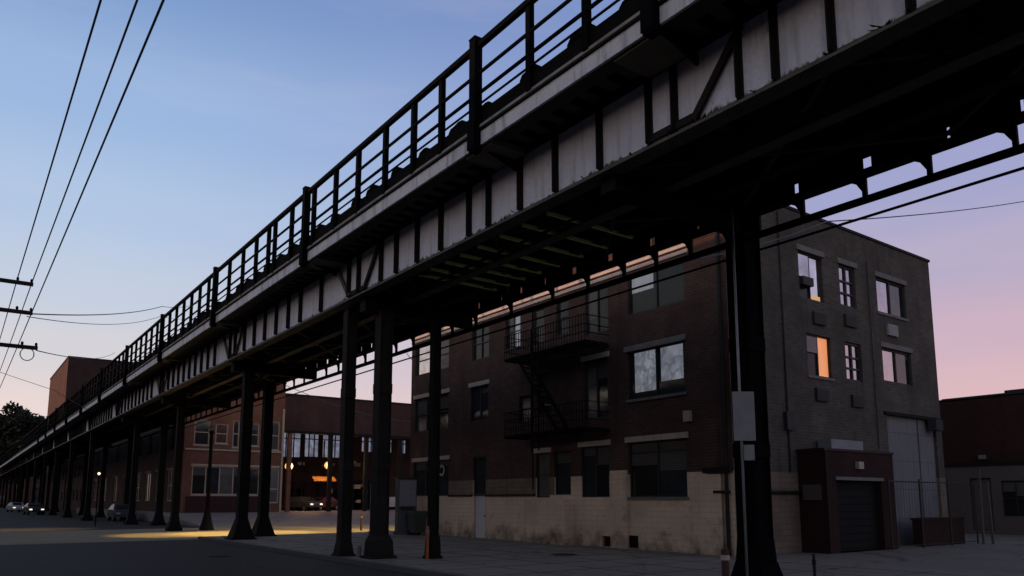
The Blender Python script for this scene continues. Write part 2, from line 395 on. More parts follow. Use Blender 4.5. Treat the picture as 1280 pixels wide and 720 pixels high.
# deck and ties
elobj('track_deck', MB().box(8.95, 14.6, Y0, Y1, 9.36, 9.44), M['timber'])
tg = MB(); y = Y0+.3
while y < 70:
    tg.box(9.0, 14.5, y-.13, y+.13, 9.33, 9.5 + .02*random.random()); y += .52
elobj('ties', tg, M['timber'])
for x in (10.5, 11.94): elobj('rail', MB().box(x-.035, x+.035, Y0, Y1, 9.52, 9.68), M['steel'])
# walkway: soffit, fascia, edge beams, lumpy timber ends
XF = 8.5
elobj('walkway_soffit', MB().box(XF+.06, XG+.4, Y0, Y1, 9.33, 9.357), M['soffit'])
fa = MB(); y = Y0; posts_th = [-7.6, 2.4, 7.7, 12.83, 22.7, 33.2, 43.6, 54, 64.5, 75, 85.5, 96, 106, 116]
cuts = sorted(set([-16, -7.6, 2.4, 7.7, 12.83, 17.8, 22.7, 28, 33.2, 38.4, 43.6, 48.9, 54, 59, 64.5, 70, 75, 85.5, 96, 106, 116, 140, 170, 200, 262]))
for a, b in zip(cuts, cuts[1:]): fa.box(XF, XF+.055, a+.01, b-.01, 9.235, 9.545)
elobj('fascia_panel', fa, M['fascia'])
elobj('edge_ledge', MB().box(XF-.05, XF+.2, Y0, Y1, 9.548, 9.60), M['steel'])
elobj('edge_beam', MB().box(XF-.03, XF+.12, Y0, Y1, 9.603, 9.68), M['rim'])
y = -3; protos = []
for v in range(6):
    w = random.uniform(.22, .40); hh = random.uniform(.14, .28)
    prof = [(-w, 0), (-w*.95, hh*.5), (-w*.7, hh*.85), (-w*.2, hh), (w*.3, hh*random.uniform(.8, 1.05)), (w*.75, hh*.75), (w, hh*.3), (w, 0)]
    lm = MB(); m_ = len(prof)
    for xx in (0, .35): lm.v += [(xx, a, b) for a, b in prof]
    lm.f += [tuple(range(m_)), tuple(range(m_, 2*m_))[::-1]]+[(i, m_+i, m_+i+1, i+1) for i in range(m_-1)]
    protos.append(lm)
metie = []
for k in range(84):
    if k < 6: o = obj('tie_end_block', protos[k], M['timber'], el); metie.append(o)
    else: o = part_copy(random.choice(metie), el, (0, 0, 0))
    o.location = Vector((XF+.04, y, 10.01))+EO; y += random.uniform(.95, 1.6)
elobj('guard_timber', MB().box(XF+.03, XF+.12, Y0, Y1, 9.683, 10.03), M['timber'])
# soffit boxes (bracket trays) under the walkway at the bents
for b in (8.9, 13.6, 23.2, 34, 44.4, 54.8):
    g = MB().box(XF+.1, XG-.15, b-1.15, b-.15, 9.19, 9.328)
    elobj('bracket_box', g, surf('bracket_box_paint', (.16, .15, .11), (.11, .1, .075), 1.5, .85))
for b in posts_th[:10]:
    g = MB().poly([(XF+.1, b-.03, 9.24), (XG-.1, b-.03, 8.95), (XG-.1, b-.03, 9.32), (XF+.1, b-.03, 9.32)])
    g.poly([(XF+.1, b+.03, 9.24), (XF+.1, b+.03, 9.32), (XG-.1, b+.03, 9.32), (XG-.1, b+.03, 8.95)])
    g.poly([(XF+.1, b-.03, 9.24), (XF+.1, b+.03, 9.24), (XG-.1, b+.03, 8.95), (XG-.1, b-.03, 8.95)])
    elobj('walkway_bracket', g, M['steel'])
# railing
rl = MB()
for z, t in ((11.52, .12), (10.87, .055), (10.4, .055), (10.14, .035)): rl.box(XF-.04-t/2, XF-.04+t/2, Y0, Y1, z-t/2, z+t/2)
rail = elobj('railing', rl, M['rail_black'])
thin = [9.32, 10.99, 14.36, 15.7, 17.24, 18.92, 20.49, 22.2, 24.16, 25.83, 26.5, 27.91, 29.53, 31.36]
thin += [-14+1.66*i for i in range(13)] + [.0+i for i in ()] + [5.9, 4.2]
a = 34.54
while a < 170:
    if min(abs(a-p) for p in posts_th) > .3: thin.append(a)
    a += 1.52
thin = [p for p in thin if min(abs(p-q) for q in posts_th) > .3]
pm = obj('railing_post', MB().box(-.06, .06, -.07, .07, 9.66, 11.5), M['rail_black'], rail)
pm.location = Vector((XF, thin[0], 0))+EO
for p in sorted(thin[1:])[:99]: part_copy(pm, rail, Vector((XF, p, 0))+EO)
tm = MB().box(-.1, .1, -.11, .11, 9.08, 11.66); tm.box(-.11, .11, -.12, .12, 11.66, 11.7); tm.box(-.13, -.1, -.13, .13, 9.12, 9.7)
pt = obj('thick_railing_post', tm, M['rail_black'], rail); pt.location = Vector((XF-.07, posts_th[0], 0))+EO
for p in posts_th[1:]: part_copy(pt, rail, Vector((XF-.07, p, 0))+EO)
g = MB(); a = 171
while a < Y1: g.box(XF-.05, XF+.05, a-.05, a+.05, 9.6, 11.5); a += 1.6
tag(elobj('railing_post', g, M['rail_black'], rail), kind='stuff')
# far side: hanging brackets and lower service rail
elobj('service_rail', MB().box(13.62, 13.76, Y0, Y1, 7.36, 7.47), M['steel'])
hy = [4.59, 5.96, 7.17, 8.5, 9.57, 11.47, 12.57, 13.7, 15.1, 16.64, 18.7, 20.7] + [22.2+1.4*i for i in range(34)] + [3.2, 1.8, .4, -1, -2.4, -3.8, -5.2]
hb = MB().box(-.04, .04, -.04, .04, 7.47, 7.88)
hb.v += [(-.02, .04, 7.87), (-.02, .32, 7.87), (-.02, .16, 7.78), (-.02, .04, 7.58), (.02, .04, 7.87), (.02, .32, 7.87), (.02, .16, 7.78), (.02, .04, 7.58)]
hb.f += [(8,9,10,11), (15,14,13,12), (8,12,13,9), (9,13,14,10), (10,14,15,11)]
h0 = obj('hanger_bracket', hb, M['steel'], far_g); h0.location = Vector((13.69, hy[0], 0))+EO
for y in hy[1:]: part_copy(h0, far_g, Vector((13.69, y, 0))+EO)
# columns
def column(x, y, w, d, top, style='flare', bw=None, mat='steel'):
    g = MB(); t = .035
    g.box(x-w/2, x-w/2+t, y-d/2, y+d/2, .5, top); g.box(x+w/2-t, x+w/2, y-d/2, y+d/2, .5, top)
    g.box(x-w/2+t, x+w/2-t, y-.02, y+.02, .5, top)
    g.box(x-w/2+t, x+w/2-t, y-d/2+.05, y-d/2+.07, .5, top)
    for zz in (2.6, 4.9): g.box(x-w/2-.012, x+w/2+.012, y-d/2-.012, y+d/2+.012, zz, zz+.3)
    if y < 40:     # rivet heads along the flange plates
        z = 1.0
        while z < top-.3:
            for xx in (x-w/2+.05, x+w/2-.05): g.cbox((xx, y-d/2-.004, z), (.026, .01, .03))
            for yy in (y-d/2+.06, y+d/2-.06): g.cbox((x-w/2-.004, yy, z), (.01, .03, .03))
            z += .2
    c = elobj('column', g, M[mat])
    bw = bw or w*1.85
    b = MB()
    if style == 'flare':
        b.frust((x, y), -.13, .06, bw*1.15, bw*1.15, bw*1.15, bw*1.15); b.frust((x, y), .06, .45, bw, bw, bw*.72, bw*.78); b.frust((x, y), .45, .9, bw*.72, bw*.78, w+.02, d+.02)
    else:
        b.frust((x, y), -.13, .08, bw*1.3, bw*1.3, bw*1.3, bw*1.3); b.frust((x, y), .08, .5, bw*1.08, bw*1.08, bw, bw); b.frust((x, y), .5, .68, bw, bw, w+.05, d+.05)
    elobj('column_base', b, M[mat], c, bevel=.02)
    return c
column(10.3, 20.7, .42, .40, 7.45, 'block', .62, 'steel2')
column(9.85, 22.2, .34, .34, 7.7, 'flare', .5, 'steel2')
column(11.55, 19.7, .26, .24, 7.5, 'block', .34)
column(13.75, 10.05, .56, .5, 7.86, 'flare', .8, 'rail_black')
column(10.34, 34.2, .42, .42, 7.45, 'flare', .95)
column(12.1, 36.7, .42, .42, 7.45, 'flare', .95)
column(10.8, 48.8, .38, .38, 7.45); column(12.3, 60.5, .42, .42, 7.45); column(11.0, 63.5, .4, .4, 7.45)
for y in BENTS[6:]:
    column(9.9, y, .42, .42, 7.45); column(13.0, y, .42, .42, 7.45)
column(10.3, -5, .42, .42, 7.45); column(13.6, -5, .42, .42, 7.45)
for b in [20.9, 34.4, 48.6, 62]+BENTS[6:]+[-5]:
    g = MB().box(9.66, 13.55, b-.2, b+.2, 7.42, 7.86); elobj('cross_girder', g, M['steel'])
g = MB().box(9.66, 13.98, 9.85, 10.25, 7.55, 7.86); elobj('cross_girder', g, M['steel'])
for (x, y) in ((10.3, 20.7), (10.34, 34.2), (13.75, 10.05)):
    g = MB().bar((x, y-.1, 6.7), (x+(.8 if x < 13 else -.8), y-.1, 7.5), .1, .08)
    elobj('knee_brace', g, M['steel'])

# ------------------------------------------------------------------ building helpers
class Face:
    """axis: 'L' = plane x=c facing -x (u=y); 'R' = plane y=c facing -y (u=x)"""
    def __init__(s, kind, c): s.k = kind; s.c = c
    def p(s, u, z, d=0): return (s.c-d, u, z) if s.k == 'L' else (u, s.c-d, z)
    def box(s, mb, u0, u1, z0, z1, d0, d1):
        return mb.box(s.c-d1, s.c-d0, u0, u1, z0, z1) if s.k == 'L' else mb.box(u0, u1, s.c-d1, s.c-d0, z0, z1)
def wall(mb, F, u0, u1, z0, z1, holes, depth=.16):
    us = sorted({u0, u1} | {min(max(h[i], u0), u1) for h in holes for i in (0, 1)})
    zs = sorted({z0, z1} | {min(max(h[i], z0), z1) for h in holes for i in (2, 3)})
    for a, b in zip(us, us[1:]):
        for c, d in zip(zs, zs[1:]):
            mu, mz = (a+b)/2, (c+d)/2
            if any(h[0] < mu < h[1] and h[2] < mz < h[3] for h in holes): continue
            q = [F.p(a, c), F.p(b, c), F.p(b, d), F.p(a, d)]
            if F.k == 'L': q = q[::-1]
            mb.poly(q)
    for h in holes:
        a, b = h[0], h[1]; c, d = max(h[2], z0), min(h[3], z1)
        if d <= c: continue
        mb.poly([F.p(a, c), F.p(a, c, -depth), F.p(a, d, -depth), F.p(a, d)])
        mb.poly([F.p(b, c), F.p(b, c, -depth), F.p(b, d, -depth), F.p(b, d)])
        if h[2] >= z0: mb.poly([F.p(a, c), F.p(b, c), F.p(b, c, -depth), F.p(a, c, -depth)])
        if h[3] <= z1: mb.poly([F.p(a, d), F.p(b, d), F.p(b, d, -depth), F.p(a, d, -depth)])
def window(bld, F, u0, u1, z0, z1, panes=('gdark',), rail=None, fm='frame', name='window', lintel=None, sill=None, t=.05, off=None):
    off = off or Vector((0, 0, 0))
    def O(n, mb, m, p, **k):
        mb.v = [tuple(Vector(v)-off) for v in mb.v]; return obj(n, mb, m, p, **k)
    g = MB(); n = len(panes); D0, D1 = -.13, -.07
    F.box(g, u0, u0+t, z0, z1, D0, D1); F.box(g, u1-t, u1, z0, z1, D0, D1)
    F.box(g, u0+t, u1-t, z0, z0+t, D0, D1); F.box(g, u0+t, u1-t, z1-t, z1, D0, D1)
    w = (u1-u0)/n
    for i in range(1, n): F.box(g, u0+i*w-t/2, u0+i*w+t/2, z0+t, z1-t, D0, D1)
    if rail:
        for i in range(n):
            for r in (rail if isinstance(rail, (tuple, list)) else (rail,)):
                zz = z0+(z1-z0)*r; F.box(g, u0+i*w+t/2, u0+(i+1)*w-t/2, zz-t*.4, zz+t*.4, D0+.003, D1-.003)
    fr = O(name, g, M[fm], bld)
    for i, pm_ in enumerate(panes):
        if pm_ is None: continue
        g = MB(); F.box(g, u0+i*w+.01, u0+(i+1)*w-.01, z0+.01, z1-.01, -.15, -.125)
        O('pane', g, M[pm_], fr)
    if lintel:
        g = MB(); F.box(g, u0-.12, u1+.12, z1, z1+.2, -.01, .06); O('lintel', g, M[lintel], fr, bevel=.01)
    if sill:
        g = MB(); F.box(g, u0-.06, u1+.06, z0-.09, z0, -.1, .05); O('sill', g, M[sill], fr)
    return fr

# ------------------------------------------------------------------ main brick building
XB, YB, ZR = 19.3, 14.78, 11.85
B = thing('brick_apartment_building', 'three-storey dark brick apartment building with cream painted base and iron fire escape, beside the railway', 'building', (XB, YB, 0))
BO = Vector((XB, YB, 0))
def bobj(n, mb, m, p=None, **k):
    mb.v = [tuple(Vector(v)-BO) for v in mb.v]; return obj(n, mb, m, p or B, **k)
FL, FR = Face('L', XB), Face('R', YB)
f1 = [(16.64, 19.3, 1.8, 3.72), (20.3, 21.85, 1.8, 3.7), (22.45, 23.45, 1.9, 3.6), (23.75, 24.65, 1.8, 3.6), (28.3, 29.35, 1.95, 3.65), (31.5, 35.0, 1.9, 3.65)]
f2 = [(16.6, 19.25, 5.25, 7.0), (20.3, 21.6, 4.75, 7.0), (23.6, 24.5, 5.2, 6.9), (25.0, 25.8, 5.0, 6.1), (28.15, 29.6, 5.3, 6.95), (31.6, 34.95, 5.2, 6.95)]
f3 = [(16.5, 19.15, 8.35, 9.85), (20.2, 21.5, 8.0, 9.85), (22.5, 23.25, 8.3, 9.75), (24.05, 24.85, 8.2, 9.7), (25.7, 26.8, 8.3, 9.8), (28.1, 29.5, 8.2, 9.75), (31.6, 35.0, 8.2, 9.75)]
vents = [(20.3, 20.72, .03, .4), (18.9, 19.55, .04, .47)]
door_h = (28.35, 29.25, .02, 1.9)
holesL = f1+f2+f3+vents+[door_h]
g = MB(); wall(g, FL, YB, 35.4, 2.6, ZR, holesL); g.poly([(XB, 35.4, 0), (XB, 35.4, ZR), (33.1, 35.4, ZR), (33.1, 35.4, 0)])
bobj('brick_wall', g, M['brick_red'])
g = MB(); wall(g, FL, YB, 35.4, 0, 1.9, holesL); wall(g, FL, YB, 22.45, 1.9, 2.6, holesL)
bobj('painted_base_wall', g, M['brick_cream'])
for a_, b_ in ((23.45, 23.75), (24.65, 28.3), (29.35, 31.5), (35.0, 35.4)):
    g = MB(); wall(g, FL, a_, b_, 1.9, 2.6, []); bobj('tan_wall_band', g, M['brick_tan'])
for a_, b_, c_ in ((22.45, 23.45, 0), (23.75, 24.65, 0), (28.3, 29.35, 1.9), (31.5, 35.0, 0)):
    if c_: g = MB(); wall(g, FL, a_, b_, c_, 1.95, []); bobj('door_transom', g, M['pipe'])
R1 = [(23.35, 24.85, 8.75, 10.45), (25.95, 27.05, 8.85, 10.45), (28.6, 30.85, 9.0, 10.42)]
R2 = [(23.6, 25.1, 6.0, 7.5), (26.05, 27.15, 6.05, 7.5), (28.7, 30.95, 6.25, 7.6)]
roll = (28.7, 32.6, .05, 4.95)
g = MB(); wall(g, FR, XB, 33.1, 2.6, ZR, R1+R2+[roll]); g.poly([(33.1, YB, 0), (33.1, 35.4, 0), (33.1, 35.4, ZR), (33.1, YB, ZR)])
bobj('side_brick_wall', g, M['brick_olive'])
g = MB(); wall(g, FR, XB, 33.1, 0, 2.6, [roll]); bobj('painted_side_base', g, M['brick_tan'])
bobj('roof', MB().box(XB+.25, 32.85, YB+.25, 35.15, ZR-.4, ZR-.3), M['roof'])
g = MB(); g.box(XB-.05, XB+.25, YB-.05, 35.45, ZR, ZR+.1); g.box(XB+.25, 33.15, YB-.05, YB+.25, ZR, ZR+.1)
g.box(32.85, 33.15, YB+.25, 35.45, ZR, ZR+.1); g.box(XB+.25, 32.85, 35.15, 35.45, ZR, ZR+.1)
bobj('parapet_coping', g, M['roof'])
bobj('inner_core', MB().box(XB+.3, 33.0, YB+.3, 35.2, .0, ZR-.45), M['dark'])
# cornice bands over the top floor
g = MB(); FL.box(g, 16.3, 35.4, 9.97, 10.10, -.01, .05); FL.box(g, 16.3, 35.4, 10.17, 10.36, -.01, .09)
bobj('cornice_band', g, M['cornice'], bevel=.01)
# dark belt line and projections of the base
g = MB(); FL.box(g, 24.7, 28.25, 1.86, 1.95, -.01, .07); FL.box(g, 29.4, 31.45, 1.86, 1.95, -.01, .07); bobj('belt_rail', g, M['pipe'])
g = MB(); FL.box(g, 22.3, 24.9, 0, 1.72, 0, .45); bobj('base_projection', g, M['brick_cream'])
for pa, pb, pz in ((19.35, 20.15, 2.75), (15.2, 16.1, 2.5)):
    g = MB(); FL.box(g, pa, pb, 0, pz, 0, .12); bobj('base_pilaster', g, M['brick_cream'])
FLm = lambda *a, **k: window(B, FL, *a, off=BO, **k)
FRm = lambda *a, **k: window(B, FR, *a, off=BO, **k)
FLm(*f1[0], panes=('gdark', 'gmid'), rail=.82, lintel='stone', sill='stone2')
FLm(*f1[1], panes=('gmid', 'gdark'), lintel='stone'); FLm(*f1[2], panes=('gdark',)); FLm(*f1[3], panes=('gcurtain',), rail=.5, lintel='stone')
FLm(*f1[4], panes=('gdark',)); wl = FLm(*f1[5], panes=('gdark', 'gmid', 'gdark'), lintel='stone')
# round badge in the end window
g = MB(); ring = []
for k in range(24):
    a = 2*math.pi*k/24; ring.append((math.cos(a), math.sin(a)))
n = 24
for k in range(n-3):
    a, b = ring[k], ring[(k+1) % n]; cy_, cz_ = 32.35, 3.15
    g.poly([(XB+.11, cy_+a[0]*.28, cz_+a[1]*.28), (XB+.11, cy_+b[0]*.28, cz_+b[1]*.28), (XB+.11, cy_+b[0]*.17, cz_+b[1]*.17), (XB+.11, cy_+a[0]*.17, cz_+a[1]*.17)])
bobj('round_badge', g, M['stone'], None)
w = FLm(*f2[0], panes=('gteal', 'gteal'), rail=None, lintel='stone2', sill='stone2')
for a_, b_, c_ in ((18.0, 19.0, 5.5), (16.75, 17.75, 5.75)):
    g = MB(); FL.box(g, a_, b_, c_, 6.93, -.124, -.118); bobj('pale_blind', g, M['gbranch'], w)  # glowing overlays, reflected sky painted onto the dark panes
FLm(*f2[1], panes=('gmid', 'gcurtain'), lintel='stone', name='balcony_door'); FLm(*f2[2], panes=('gdark',)); FLm(*f2[3], panes=('gcurtain',), rail=.5)
FLm(*f2[4], panes=('gdark', 'gdark'), lintel='stone'); FLm(*f2[5], panes=('gmid', 'gdark', 'gcurtain'), rail=.5, lintel='stone')
w = FLm(*f3[0], panes=('gteal', 'gteal'), rail=None)
g = MB(); FL.box(g, 18.0, 19.05, 9.15, 9.75, -.124, -.118); bobj('lit_upper_blind', g, M['gcool'], w); FLm(*f3[1], panes=('gteal', 'gdark'), name='balcony_door'); FLm(*f3[2], panes=('gteal',), rail=.5)  # glowing patch added over the dark pane
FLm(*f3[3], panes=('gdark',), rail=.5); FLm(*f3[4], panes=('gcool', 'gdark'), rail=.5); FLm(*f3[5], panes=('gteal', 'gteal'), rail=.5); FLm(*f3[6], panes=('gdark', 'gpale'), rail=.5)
for v in vents:
    g = MB(); FL.box(g, v[0], v[1], v[2], v[3], -.15, -.12)
    for k in range(4): FL.box(g, v[0], v[1], v[2]+.04+k*.09, v[2]+.06+k*.09, -.12, -.08)
    bobj('basement_vent', g, M['dark'])
g = MB(); FL.box(g, door_h[0], door_h[1], door_h[2], door_h[3], -.13, -.08); dr = bobj('white_door', g, M['white'])
g = MB(); FL.box(g, 28.42, 28.5, .95, 1.02, -.08, -.03); bobj('handle', g, M['frame'], dr)
# right face windows
w = FRm(*R1[0], panes=('gdark', 'gsky'), rail=None, lintel='stone2')
g = MB(); FR.box(g, 23.42, 24.05, 9.55, 10.35, -.12, -.06); bobj('upper_sash', g, M['gpale'], w)
g = MB(); FR.box(g, 23.42, 24.05, 9.2, 9.5, -.2, .12); bobj('air_conditioner', g, M['grille'], w)
g = MB(); FR.box(g, 24.2, 24.78, 8.8, 8.98, -.124, -.118); bobj('lit_blind_edge', g, M['gwarm'], w)
FRm(*R1[1], panes=('gpale', 'gpale'), rail=(.33, .62), lintel='stone2', t=.08)
FRm(*R1[2], panes=('gpale', 'gmid'), rail=None, lintel='stone2', t=.07, sill='stone2')
w = FRm(*R2[0], panes=('gdark', 'glit'), rail=None, sill='stone2')
g = MB(); FR.box(g, 23.68, 24.3, 6.85, 7.42, -.12, -.06); bobj('upper_sash', g, M['gmid'], w)
FRm(*R2[1], panes=('gpale', 'gpale'), rail=(.33, .62), t=.08)
FRm(*R2[2], panes=('gpale', 'gmid'), lintel='stone2', t=.07)
for u, z, m_ in ((26.45, 8.3, 'grille'), (29.5, 8.35, 'zinc'), (24.3, 5.35, 'grille'), (26.6, 5.3, 'grille'), (24.4, 8.1, 'grille')):
    g = MB(); FR.box(g, u-.38, u+.38, z-.22, z+.22, -.02, .10)
    for k in range(6): FR.box(g, u-.34, u+.34, z-.18+k*.065, z-.16+k*.065, .1, .115)
    bobj('vent_sleeve', g, M[m_])
g = MB(); FR.box(g, 28.7, 32.6, .05, 4.95, -.2, -.12); rd = bobj('loading_door', g, M['roller'])
g = MB()
for k in range(4): FR.box(g, 28.75, 32.55, 1.0+k*1.1, 1.012+k*1.1, -.12, -.114)
FR.box(g, 31.25, 31.33, .05, 4.95, -.12, -.1); bobj('door_seam', g, M['brick_olive'], rd)
g = MB(); FR.box(g, 28.5, 32.8, 4.95, 5.07, -.01, .08); bobj('door_head', g, M['dark'])
g = MB(); FR.box(g, 31.9, 32.5, 4.5, 4.95, .02, .35); bobj('wall_floodlight', g, M['grille'])
bobj('wall_conduit', MB().tube([(22.2, YB-.05, 2.6), (22.2, YB-.05, 11.6)], .035), M['grille']); bobj('wall_conduit', MB().tube([(27.9, YB-.05, 3.6), (27.9, YB-.05, 10.9)], .02), M['grille'])
g = MB(); FR.box(g, 22.0, 22.45, 4.0, 4.6, 0, .15); bobj('junction_box', g, M['grille'])
# pipes on corner
g = MB(); g.tube([(XB-.08, 15.02, 0), (XB-.08, 15.02, 11.7)], .06); bobj('corner_downpipe', g, M['pipe'])
g = MB(); g.tube([(XB-.1, 15.5, 1.93+.02), (XB-.1, 14.9, 1.95)], .05); g.tube([(XB, YB-.1, 1.95), (23.4, YB-.1, 1.95)], .06); bobj('service_pipe', g, M['pipe'])
g = MB(); FL.box(g, 14.82, 15.9, 2.55, 2.72, 0, .14); bobj('base_hood', g, M['dark'])
g = MB(); FL.box(g, 16.35, 16.6, 4.25, 4.6, 0, .16); bobj('meter_box', g, M['stone'])
# fire escape
fe = bobj('fire_escape', MB().tube([(XB-1.2, 23.3, 2.1), (XB-1.2, 23.3, 9.2)], .03), M['steel'])
for z in (4.25, 7.45):
    g = MB()
    for k in range(11): g.box(XB-1.2+k*.11, XB-1.15+k*.11, 20.2, 25.2, z, z+.06)
    for y in (20.2, 22.0, 23.9, 25.15): g.box(XB-1.22, XB, y, y+.06, z-.06, z)
    bobj('platform', g, M['steel'], fe)
    g = MB()
    for zz in (z+.35, z+.65, z+1.0):
        g.box(XB-1.22, XB-1.19, 20.2, 25.2, zz-.015, zz+.015); g.box(XB-1.2, XB, 20.18, 20.21, zz-.015, zz+.015); g.box(XB-1.2, XB, 25.19, 25.22, zz-.015, zz+.015)
    y = 20.2
    while y < 25.25: g.box(XB-1.22, XB-1.2, y, y+.02, z, z+1.); y += .16
    bobj('guard_rail', g, M['steel'], fe)
g = MB()
for s in (0, .6):
    g.bar((XB-.95+s, 22.1, 4.3), (XB-.95+s, 24.6, 7.45), .04, .16)
for k in range(12):
    t = (k+.5)/12; g.box(XB-.95, XB-.35, 22.1+2.5*t-.1, 22.1+2.5*t+.1, 4.3+3.15*t-.015, 4.3+3.15*t+.015)
bobj('stair', g, M['steel'], fe)
g = MB()
for y in (23.0, 23.45): g.box(XB-1.15, XB-1.11, y, y+.04, 3.6, 8.5)
for k in range(16): g.box(XB-1.15, XB-1.12, 23.0, 23.48, 3.7+k*.3, 3.73+k*.3)
bobj('drop_ladder', g, M['steel'], fe)

# ------------------------------------------------------------------ brick vestibule in front of the side wall
S = thing('brick_vestibule', 'small dark maroon brick entrance shed with a black opening, in front of the side wall', 'shed', (22.65, 13.8, 0))
SO = Vector((22.65, 13.8, 0))
def sobj(n, mb, m, p=None, **k):
    mb.v = [tuple(Vector(v)-SO) for v in mb.v]; return obj(n, mb, m, p or S, **k)
F = Face('R', 13.8); g = MB(); wall(g, F, 22.65, 27.0, 0, 3.3, [(23.3, 26.1, 0, 2.35)], .3)
sobj('front_wall', g, M['brick_maroon'])
for x in (22.65, 27.0): sobj('side_wall', MB().poly([(x, 13.8, 0), (x, 14.77, 0), (x, 14.77, 3.3), (x, 13.8, 3.3)]), M['brick_maroon'])
sobj('roof', MB().box(22.61, 27.04, 13.76, 14.77, 3.3, 3.38), M['maroon'])
g = MB().box(23.32, 26.08, 14.05, 14.1, .02, 2.32)
for k in range(9): g.box(23.35, 26.05, 14.02, 14.05, .1+k*.245, .115+k*.245)
sobj('shutter', g, M['dark'])
sobj('lintel', MB().box(23.2, 26.2, 13.74, 13.8, 2.35, 2.46), M['stone2'])
sobj('wall_lamp', MB().box(24.5, 24.8, 13.66, 13.8, 2.74, 2.98), M['stone'])  # small pale sign plate on the shed front
sobj('side_notice', MB().box(22.6, 22.65, 13.95, 14.6, 1.7, 2.2), M['tan_door'])
sobj('roof_duct', MB().box(23.8, 25.8, 14.2, 14.7, 3.42, 3.75), M['signback'])
sobj('gutter', MB().tube([(22.6, 13.72, .02), (22.6, 13.72, 3.3)], .04), M['pipe'])

# ------------------------------------------------------------------ maroon building on the right
RB = thing('maroon_warehouse', 'low maroon brick warehouse with grey garage doors, at the right edge', 'building', (42, 0, 0))
RO = Vector((42, 0, 0))
def robj(n, mb, m, p=None, **k):
    mb.v = [tuple(Vector(v)-RO) for v in mb.v]; return obj(n, mb, m, p or RB, **k)
F = Face('L', 42.)
gh = [(9.5, 12.6, .0, 2.9), (14.9, 16.15, .9, 2.65), (16.6, 17.6, .2, 2.8)]
g = MB(); wall(g, F, 4, 24, 3.5, 6.9, []); robj('upper_wall', g, M['brick_maroon'])
g = MB(); wall(g, F, 4, 24, 0, 3.5, gh); robj('lower_wall', g, M['tan_door'])
g = MB().poly([(42, 4, 0), (42, 4, 6.9), (60, 4, 6.9), (60, 4, 0)]); g.poly([(42, 24, 0), (60, 24, 0), (60, 24, 6.9), (42, 24, 6.9)]); robj('end_wall', g, M['brick_maroon'])
robj('roof', MB().box(42, 60, 4, 24, 6.85, 6.9), M['roof'])
g = MB(); F.box(g, 15.6, 18.6, 6.9, 7.0, -.2, .05); F.box(g, 4, 15.6, 6.9, 7.12, -.25, .05); F.box(g, 18.6, 24, 6.9, 6.96, -.2, .05); robj('parapet', g, M['roof'])
for i, h_ in enumerate(gh):
    window(RB, F, *h_, panes=('tan_door',) if i != 1 else ('gmid', 'gmid'), rail=.5 if i == 1 else None, off=RO, name='window' if i == 1 else 'garage_door')
g = MB(); F.box(g, 4, 24, 3.42, 3.62, 0, .06); robj('string_course', g, M['dark'])
g = MB(); F.box(g, 16.7, 16.95, 3.75, 3.95, 0, .3); robj('wall_lamp', g, M['stone2'])

# low brick planter wall with railing and timber posts
P = thing('low_brick_wall', 'low maroon brick wall beside the loading door, carrying a thin rail', 'wall', (29, 13.9, 0))
g = MB().box(0, 3.4, 0, .35, 0, .95); g.box(-.04, 3.44, -.04, .39, .95, 1.03); obj('wall', g, M['brick_maroon'], P)
fc = thing('wire_fence', 'thin grey post and rail fence in front of the warehouse', 'fence', (26.2, 13.6, 0))
g = MB().tube([(0, 0, 2.35), (6.6, 0, 2.35)], .025)
g.tube([(0, 0, .1), (6.6, 0, .1)], .015)
for k in range(34): g.tube([(k*.2, 0, .1), (k*.2, 0, 2.35)], .004, 4)
obj('fence_mesh', g, M['grille'], fc)
for x in (0, 2.2, 4.4, 6.6): obj('fence_post', MB().tube([(x, 0, -.05), (x, 0, 2.45)], .035), M['grille'], fc)
for i, (x, y, lx) in enumerate(((32.3, 13.2, .1), (32.9, 13.1, -.12))):
    tag(obj('timber_post', MB().bar((x, y, 0), (x+lx, y, 2.9-.5*i), .08), M['tan_door']), ['taller pale timber post leaning by the loading door corner', 'shorter pale timber post leaning by the loading door corner'][i], 'post', 'pale timber posts by the loading door')

# ------------------------------------------------------------------ street furniture near the big column
sp = thing('street_sign', 'slim grey pole with two grey sign panels, before the nearest column', 'sign', (12.98, 9.72, 0))
obj('pole', MB().tube([(0, 0, -.02), (0, 0, 8.0)], .028, 10), M['zinc'], sp, smooth=True)
Rv = Vector((.8063, -.5915, 0))
def panel(name, r0, r1, z0, z1):
    g = MB(); n_ = Vector((-.5915, -.8063, 0))*.04
    pts = [Rv*r0+n_, Rv*r1+n_, Rv*r1+n_*1.5, Rv*r0+n_*1.5]
    v0 = [(p.x, p.y, z0) for p in pts]; v1 = [(p.x, p.y, z1) for p in pts]
    g.v = v0+v1; g.f = [(3,2,1,0), (4,5,6,7), (0,1,5,4), (1,2,6,5), (2,3,7,6), (3,0,4,7)]
    return obj(name, g, M['signback'], sp, bevel=.008)
panel('large_sign', -.17, .28, 2.9, 3.92); panel('small_sign', .02, .24, 2.5, 2.82)
obj('clamp', MB().cbox((0, 0, 3.6), (.09, .09, .05)).cbox((0, 0, 3.1), (.09, .09, .05)), M['zinc'], sp)
def bollard(x, y, h_, r, mat, label, cap=None):
    t = thing('bollard', label, 'bollard', (x, y, 0))
    obj('post', MB().tube([(0, 0, -.02), (0, 0, h_-.02), (0, 0, h_)], [r, r, r*.7], 14), M[mat], t, smooth=False)
    obj('collar', MB().tube([(0, 0, h_-.22), (0, 0, h_-.12)], r+.012, 14), M[cap or 'stone2'], t)
    return t
bollard(12.35, 9.75, .75, .075, 'bollard', 'faded red bollard with a pale top, left of the nearest column', 'stone')
bollard(14.2, 9.0, .62, .03, 'pipe', 'thin black bollard in front of the vestibule', 'pipe')
